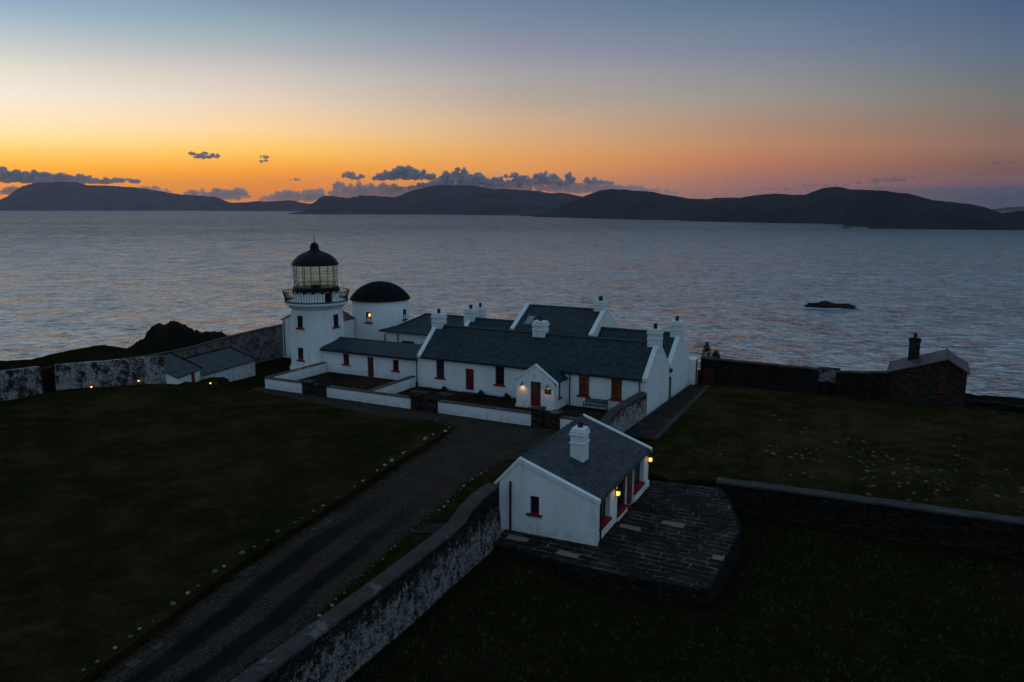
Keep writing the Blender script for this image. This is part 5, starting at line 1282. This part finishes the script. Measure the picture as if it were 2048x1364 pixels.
# grass tufts: far too many blades to count
def tufts(regions, mat_i, seed):
    rng = np.random.default_rng(seed); m = MB(); V = []; Fc = []
    for a0, a1, b0, b1, n, hf, ok, hh in regions:
        A_ = rng.uniform(a0, a1, n); B_ = rng.uniform(b0, b1, n)
        for a, b in zip(A_, B_):
            if not ok(a, b): continue
            if mnoise.noise(Vector((a * .8, b * .8, 4))) < rng.uniform(-.5, .3): continue
            z = hf(a, b) - .02
            for _ in range(5):
                t = rng.uniform(0, 6.28); l = hh * rng.uniform(.4, 1.1); w = .018; lean = rng.uniform(.2, .9); dx, dy = math.cos(t), math.sin(t); k = len(V)
                p = (a + rng.uniform(-.08, .08), b + rng.uniform(-.08, .08))
                V += [(p[0] - dy * w, p[1] + dx * w, z), (p[0] + dy * w, p[1] - dx * w, z), (p[0] + dx * l * lean, p[1] + dy * l * lean, z + l * (1 - lean * .4))]; Fc.append((k, k + 1, k + 2))
    return m.add(V, Fc)
def drl_at(b): return float(np.interp(b, [p[1] for p in DRL[:11]], [p[0] for p in DRL[:11]]))
low_ok = lambda a, b: b < east_line(a) - .7 and not (a < 12.6 and b > -28.6 - .0 * a and a < 12.4 and b > -29)
lawn_ok = lambda a, b: a < drl_at(min(b, -11.5)) - .3
g = tufts([(2.0, 30, -46, -14.5, 9000, ground_h, low_ok, .22), (-40, -5, -50, -11, 11000, lawn_h, lawn_ok, .09), (-3.2, .2, -50, -16, 1300, lambda a, b: .16, lambda a, b: a > float(np.interp(b, [p[1] for p in DRR], [p[0] for p in DRR])) + .15, .1)], 0, 3)
solo('grass', g, 'blade', None, None, (0, 0, 0), kind='stuff')
def edge_ok(a, b):
    d = bankdist(a, b); v = a - float(np.interp(b, [p[1] for p in DRR], [p[0] for p in DRR]))
    return d < .42 or -.25 < v < .35
eg = tufts([(-16, 0, -50, -9.5, 26000, lambda a, b: .12 if bankdist(a, b) > .3 or a > -4.5 else .2, edge_ok, .15)], 0, 9)
solo('verge_grass', eg, 'blade', None, None, (0, 0, 0), kind='stuff')
g = tufts([(4, 36, -12, 13, 7000, east_h, lambda a, b: b > east_line(a) + .9, .12), (2.0, 30, -46, -14.5, 3000, ground_h, low_ok, .26), (-47, -13, -22, -10.5, 2500, lawn_h, lambda a, b: True, .08)], 1, 4)
solo('dry_grass', g, 'blade_dry', None, None, (0, 0, 0), kind='stuff')

# ------------------------------------------------------------------ evening cloud bank beyond the hills
def m_cloud(name, c, dens):
    m = MN(name); v = m.n('ShaderNodeVolumePrincipled'); v.inputs['Color'].default_value = (*c, 1); v.inputs['Density'].default_value = dens; v.inputs['Anisotropy'].default_value = .2
    m.t.nodes.remove(m.b); m.l(v.outputs[0], m.out.inputs['Volume']); n_ = m.noise(m.wpos(), .0085, 4, .7); m.l(m.mr(n_, .37, .57, .04 * dens, 1.25 * dens), v.inputs['Density']); return m.m
m_cloud('cloud_dark', (.90, .84, .84), .020); m_cloud('cloud_thin', (.95, .89, .88), .0080); m_cloud('cloud_streak', (.45, .45, .5), .0040)
def cloud(label, blobs, mat, D=27000, seed=0, vox=28, rs=1.0):
    """blobs: (x, y, rx, ry) in 28 mm frame units, placed as real puffs D metres away"""
    m = MB(); rng = random.Random(seed); k = D / 1593
    for x, y, rx, ry in blobs:
        n = max(3, int(rx / 3.2 / rs))
        for i in range(n):
            t = (i + .5) / n * 2 - 1; px = x + rx * t + rng.uniform(-2, 2); hgt = ry * math.sqrt(max(.12, 1 - t * t)) * rng.uniform(.55, 1.15)
            for j in range(max(1, int(hgt / 3.0))):
                py = y - hgt * (j / max(1, int(hgt / 3.0))) + rng.uniform(-1, 1); X, Y, Z = ray(px, py); s = D / Y * (1 + rng.uniform(-.012, .012))
                r = rng.uniform(2.6, 6.6) * rs * k * (.7 if ry < 5 else 1)
                V = []; Fs = []; nu, nv = 8, 5
                for jj in range(nv + 1):
                    ph = -math.pi / 2 + math.pi * jj / nv
                    for ii in range(nu):
                        th = 2 * math.pi * ii / nu; V.append((X * s + r * 1.25 * math.cos(th) * math.cos(ph), Y * s + r * 2.4 * math.sin(th) * math.cos(ph), H + Z * s + r * (.5 if ry < 5 else .72) * math.sin(ph)))
                for jj in range(nv):
                    for ii in range(nu): Fs.append((jj * nu + ii, jj * nu + (ii + 1) % nu, (jj + 1) * nu + (ii + 1) % nu, (jj + 1) * nu + ii))
                m.add(V, Fs)
    o = m.build('cloud', mat, smooth=True)
    rm = o.modifiers.new('merge', 'REMESH'); rm.mode = 'VOXEL'; rm.voxel_size = vox
    for sc_, st_ in ((190, 110), (70, 75)):
        tx = bpy.data.textures.new('puff', 'CLOUDS'); tx.noise_scale = sc_; dp = o.modifiers.new('puff', 'DISPLACE'); dp.texture = tx; dp.strength = st_; dp.mid_level = .5; dp.texture_coords = 'LOCAL'
    o['kind'] = 'stuff'; o['label'] = label; return o
cloud('long dark cloud lying over the flat-topped hill', [(0,360,60,22),(50,362,50,22),(100,364,56,22),(150,364,56,14),(205,364,40,10),(245,362,30,8)], 'cloud_dark', seed=1, rs=.95, vox=24)
cloud('small dark cloud puff floating high over the left hills', [(392,308,14,5),(408,314,18,9),(424,313,14,8),(434,308,7,3)], 'cloud_dark', seed=2, rs=.6, vox=18); cloud('tiny dark cloud puff', [(528,322,8,9),(524,312,5,5),(532,314,4,7),(519,316,3,2)], 'cloud_dark', seed=5, rs=.55, vox=18)
cloud('tiny cloud wisp', [(588,359,9,5),(599,360,7,3)], 'cloud_dark', seed=4, rs=.6, vox=18); cloud('small cloud', [(698,352,13,12),(714,355,16,7)], 'cloud_dark', seed=5, rs=.75, vox=22)
cloud('dark heaped cloud', [(765,356,18,14),(790,356,36,20),(812,354,34,26),(845,356,22,16)], 'cloud_dark', seed=7)
cloud('dark cloud over the round hill', [(890,368,34,20),(920,366,50,30),(960,370,60,22),(900,376,110,12),(1000,372,40,12)], 'cloud_dark', seed=7)
cloud('cloud row', [(1030,354,26,9),(1090,356,24,16),(1075,366,80,12),(1140,362,8,18),(1185,364,20,10),(1210,366,16,6)], 'cloud_dark', seed=8, rs=.9, vox=24)
cloud('thin cloud bank', [(300,384,40,12),(420,396,60,20),(460,392,40,18),(590,400,70,18),(632,394,12,24),(600,396,60,16),(700,392,40,34),(760,394,70,30),(830,392,60,22),(1080,382,110,26),(1180,382,70,20),(1250,384,60,14),(1320,386,36,12),(25,386,28,12),(55,384,18,12)], 'cloud_thin', seed=9)
cloud('thin cloud streaks', [(1650,371,46,4),(1720,366,36,4),(1780,360,30,7),(1825,354,20,4),(1995,325,24,4),(1560,378,60,3),(1900,376,150,4),(1990,384,90,6)], 'cloud_streak', D=27000, seed=10)

# ------------------------------------------------------------------ haze
hz = MB().box(-26000, 26000, -24500, 24000, SEA - 8, 800).build('haze', 'foam'); hz['kind'] = 'stuff'
mm = MN('haze_air'); v = mm.n('ShaderNodeVolumePrincipled'); v.inputs['Color'].default_value = (.70, .66, .80, 1); v.inputs['Density'].default_value = 1.9e-5; v.inputs['Anisotropy'].default_value = .3
mm.t.nodes.remove(mm.b); mm.l(v.outputs[0], mm.out.inputs['Volume']); hz.data.materials[0] = mm.m
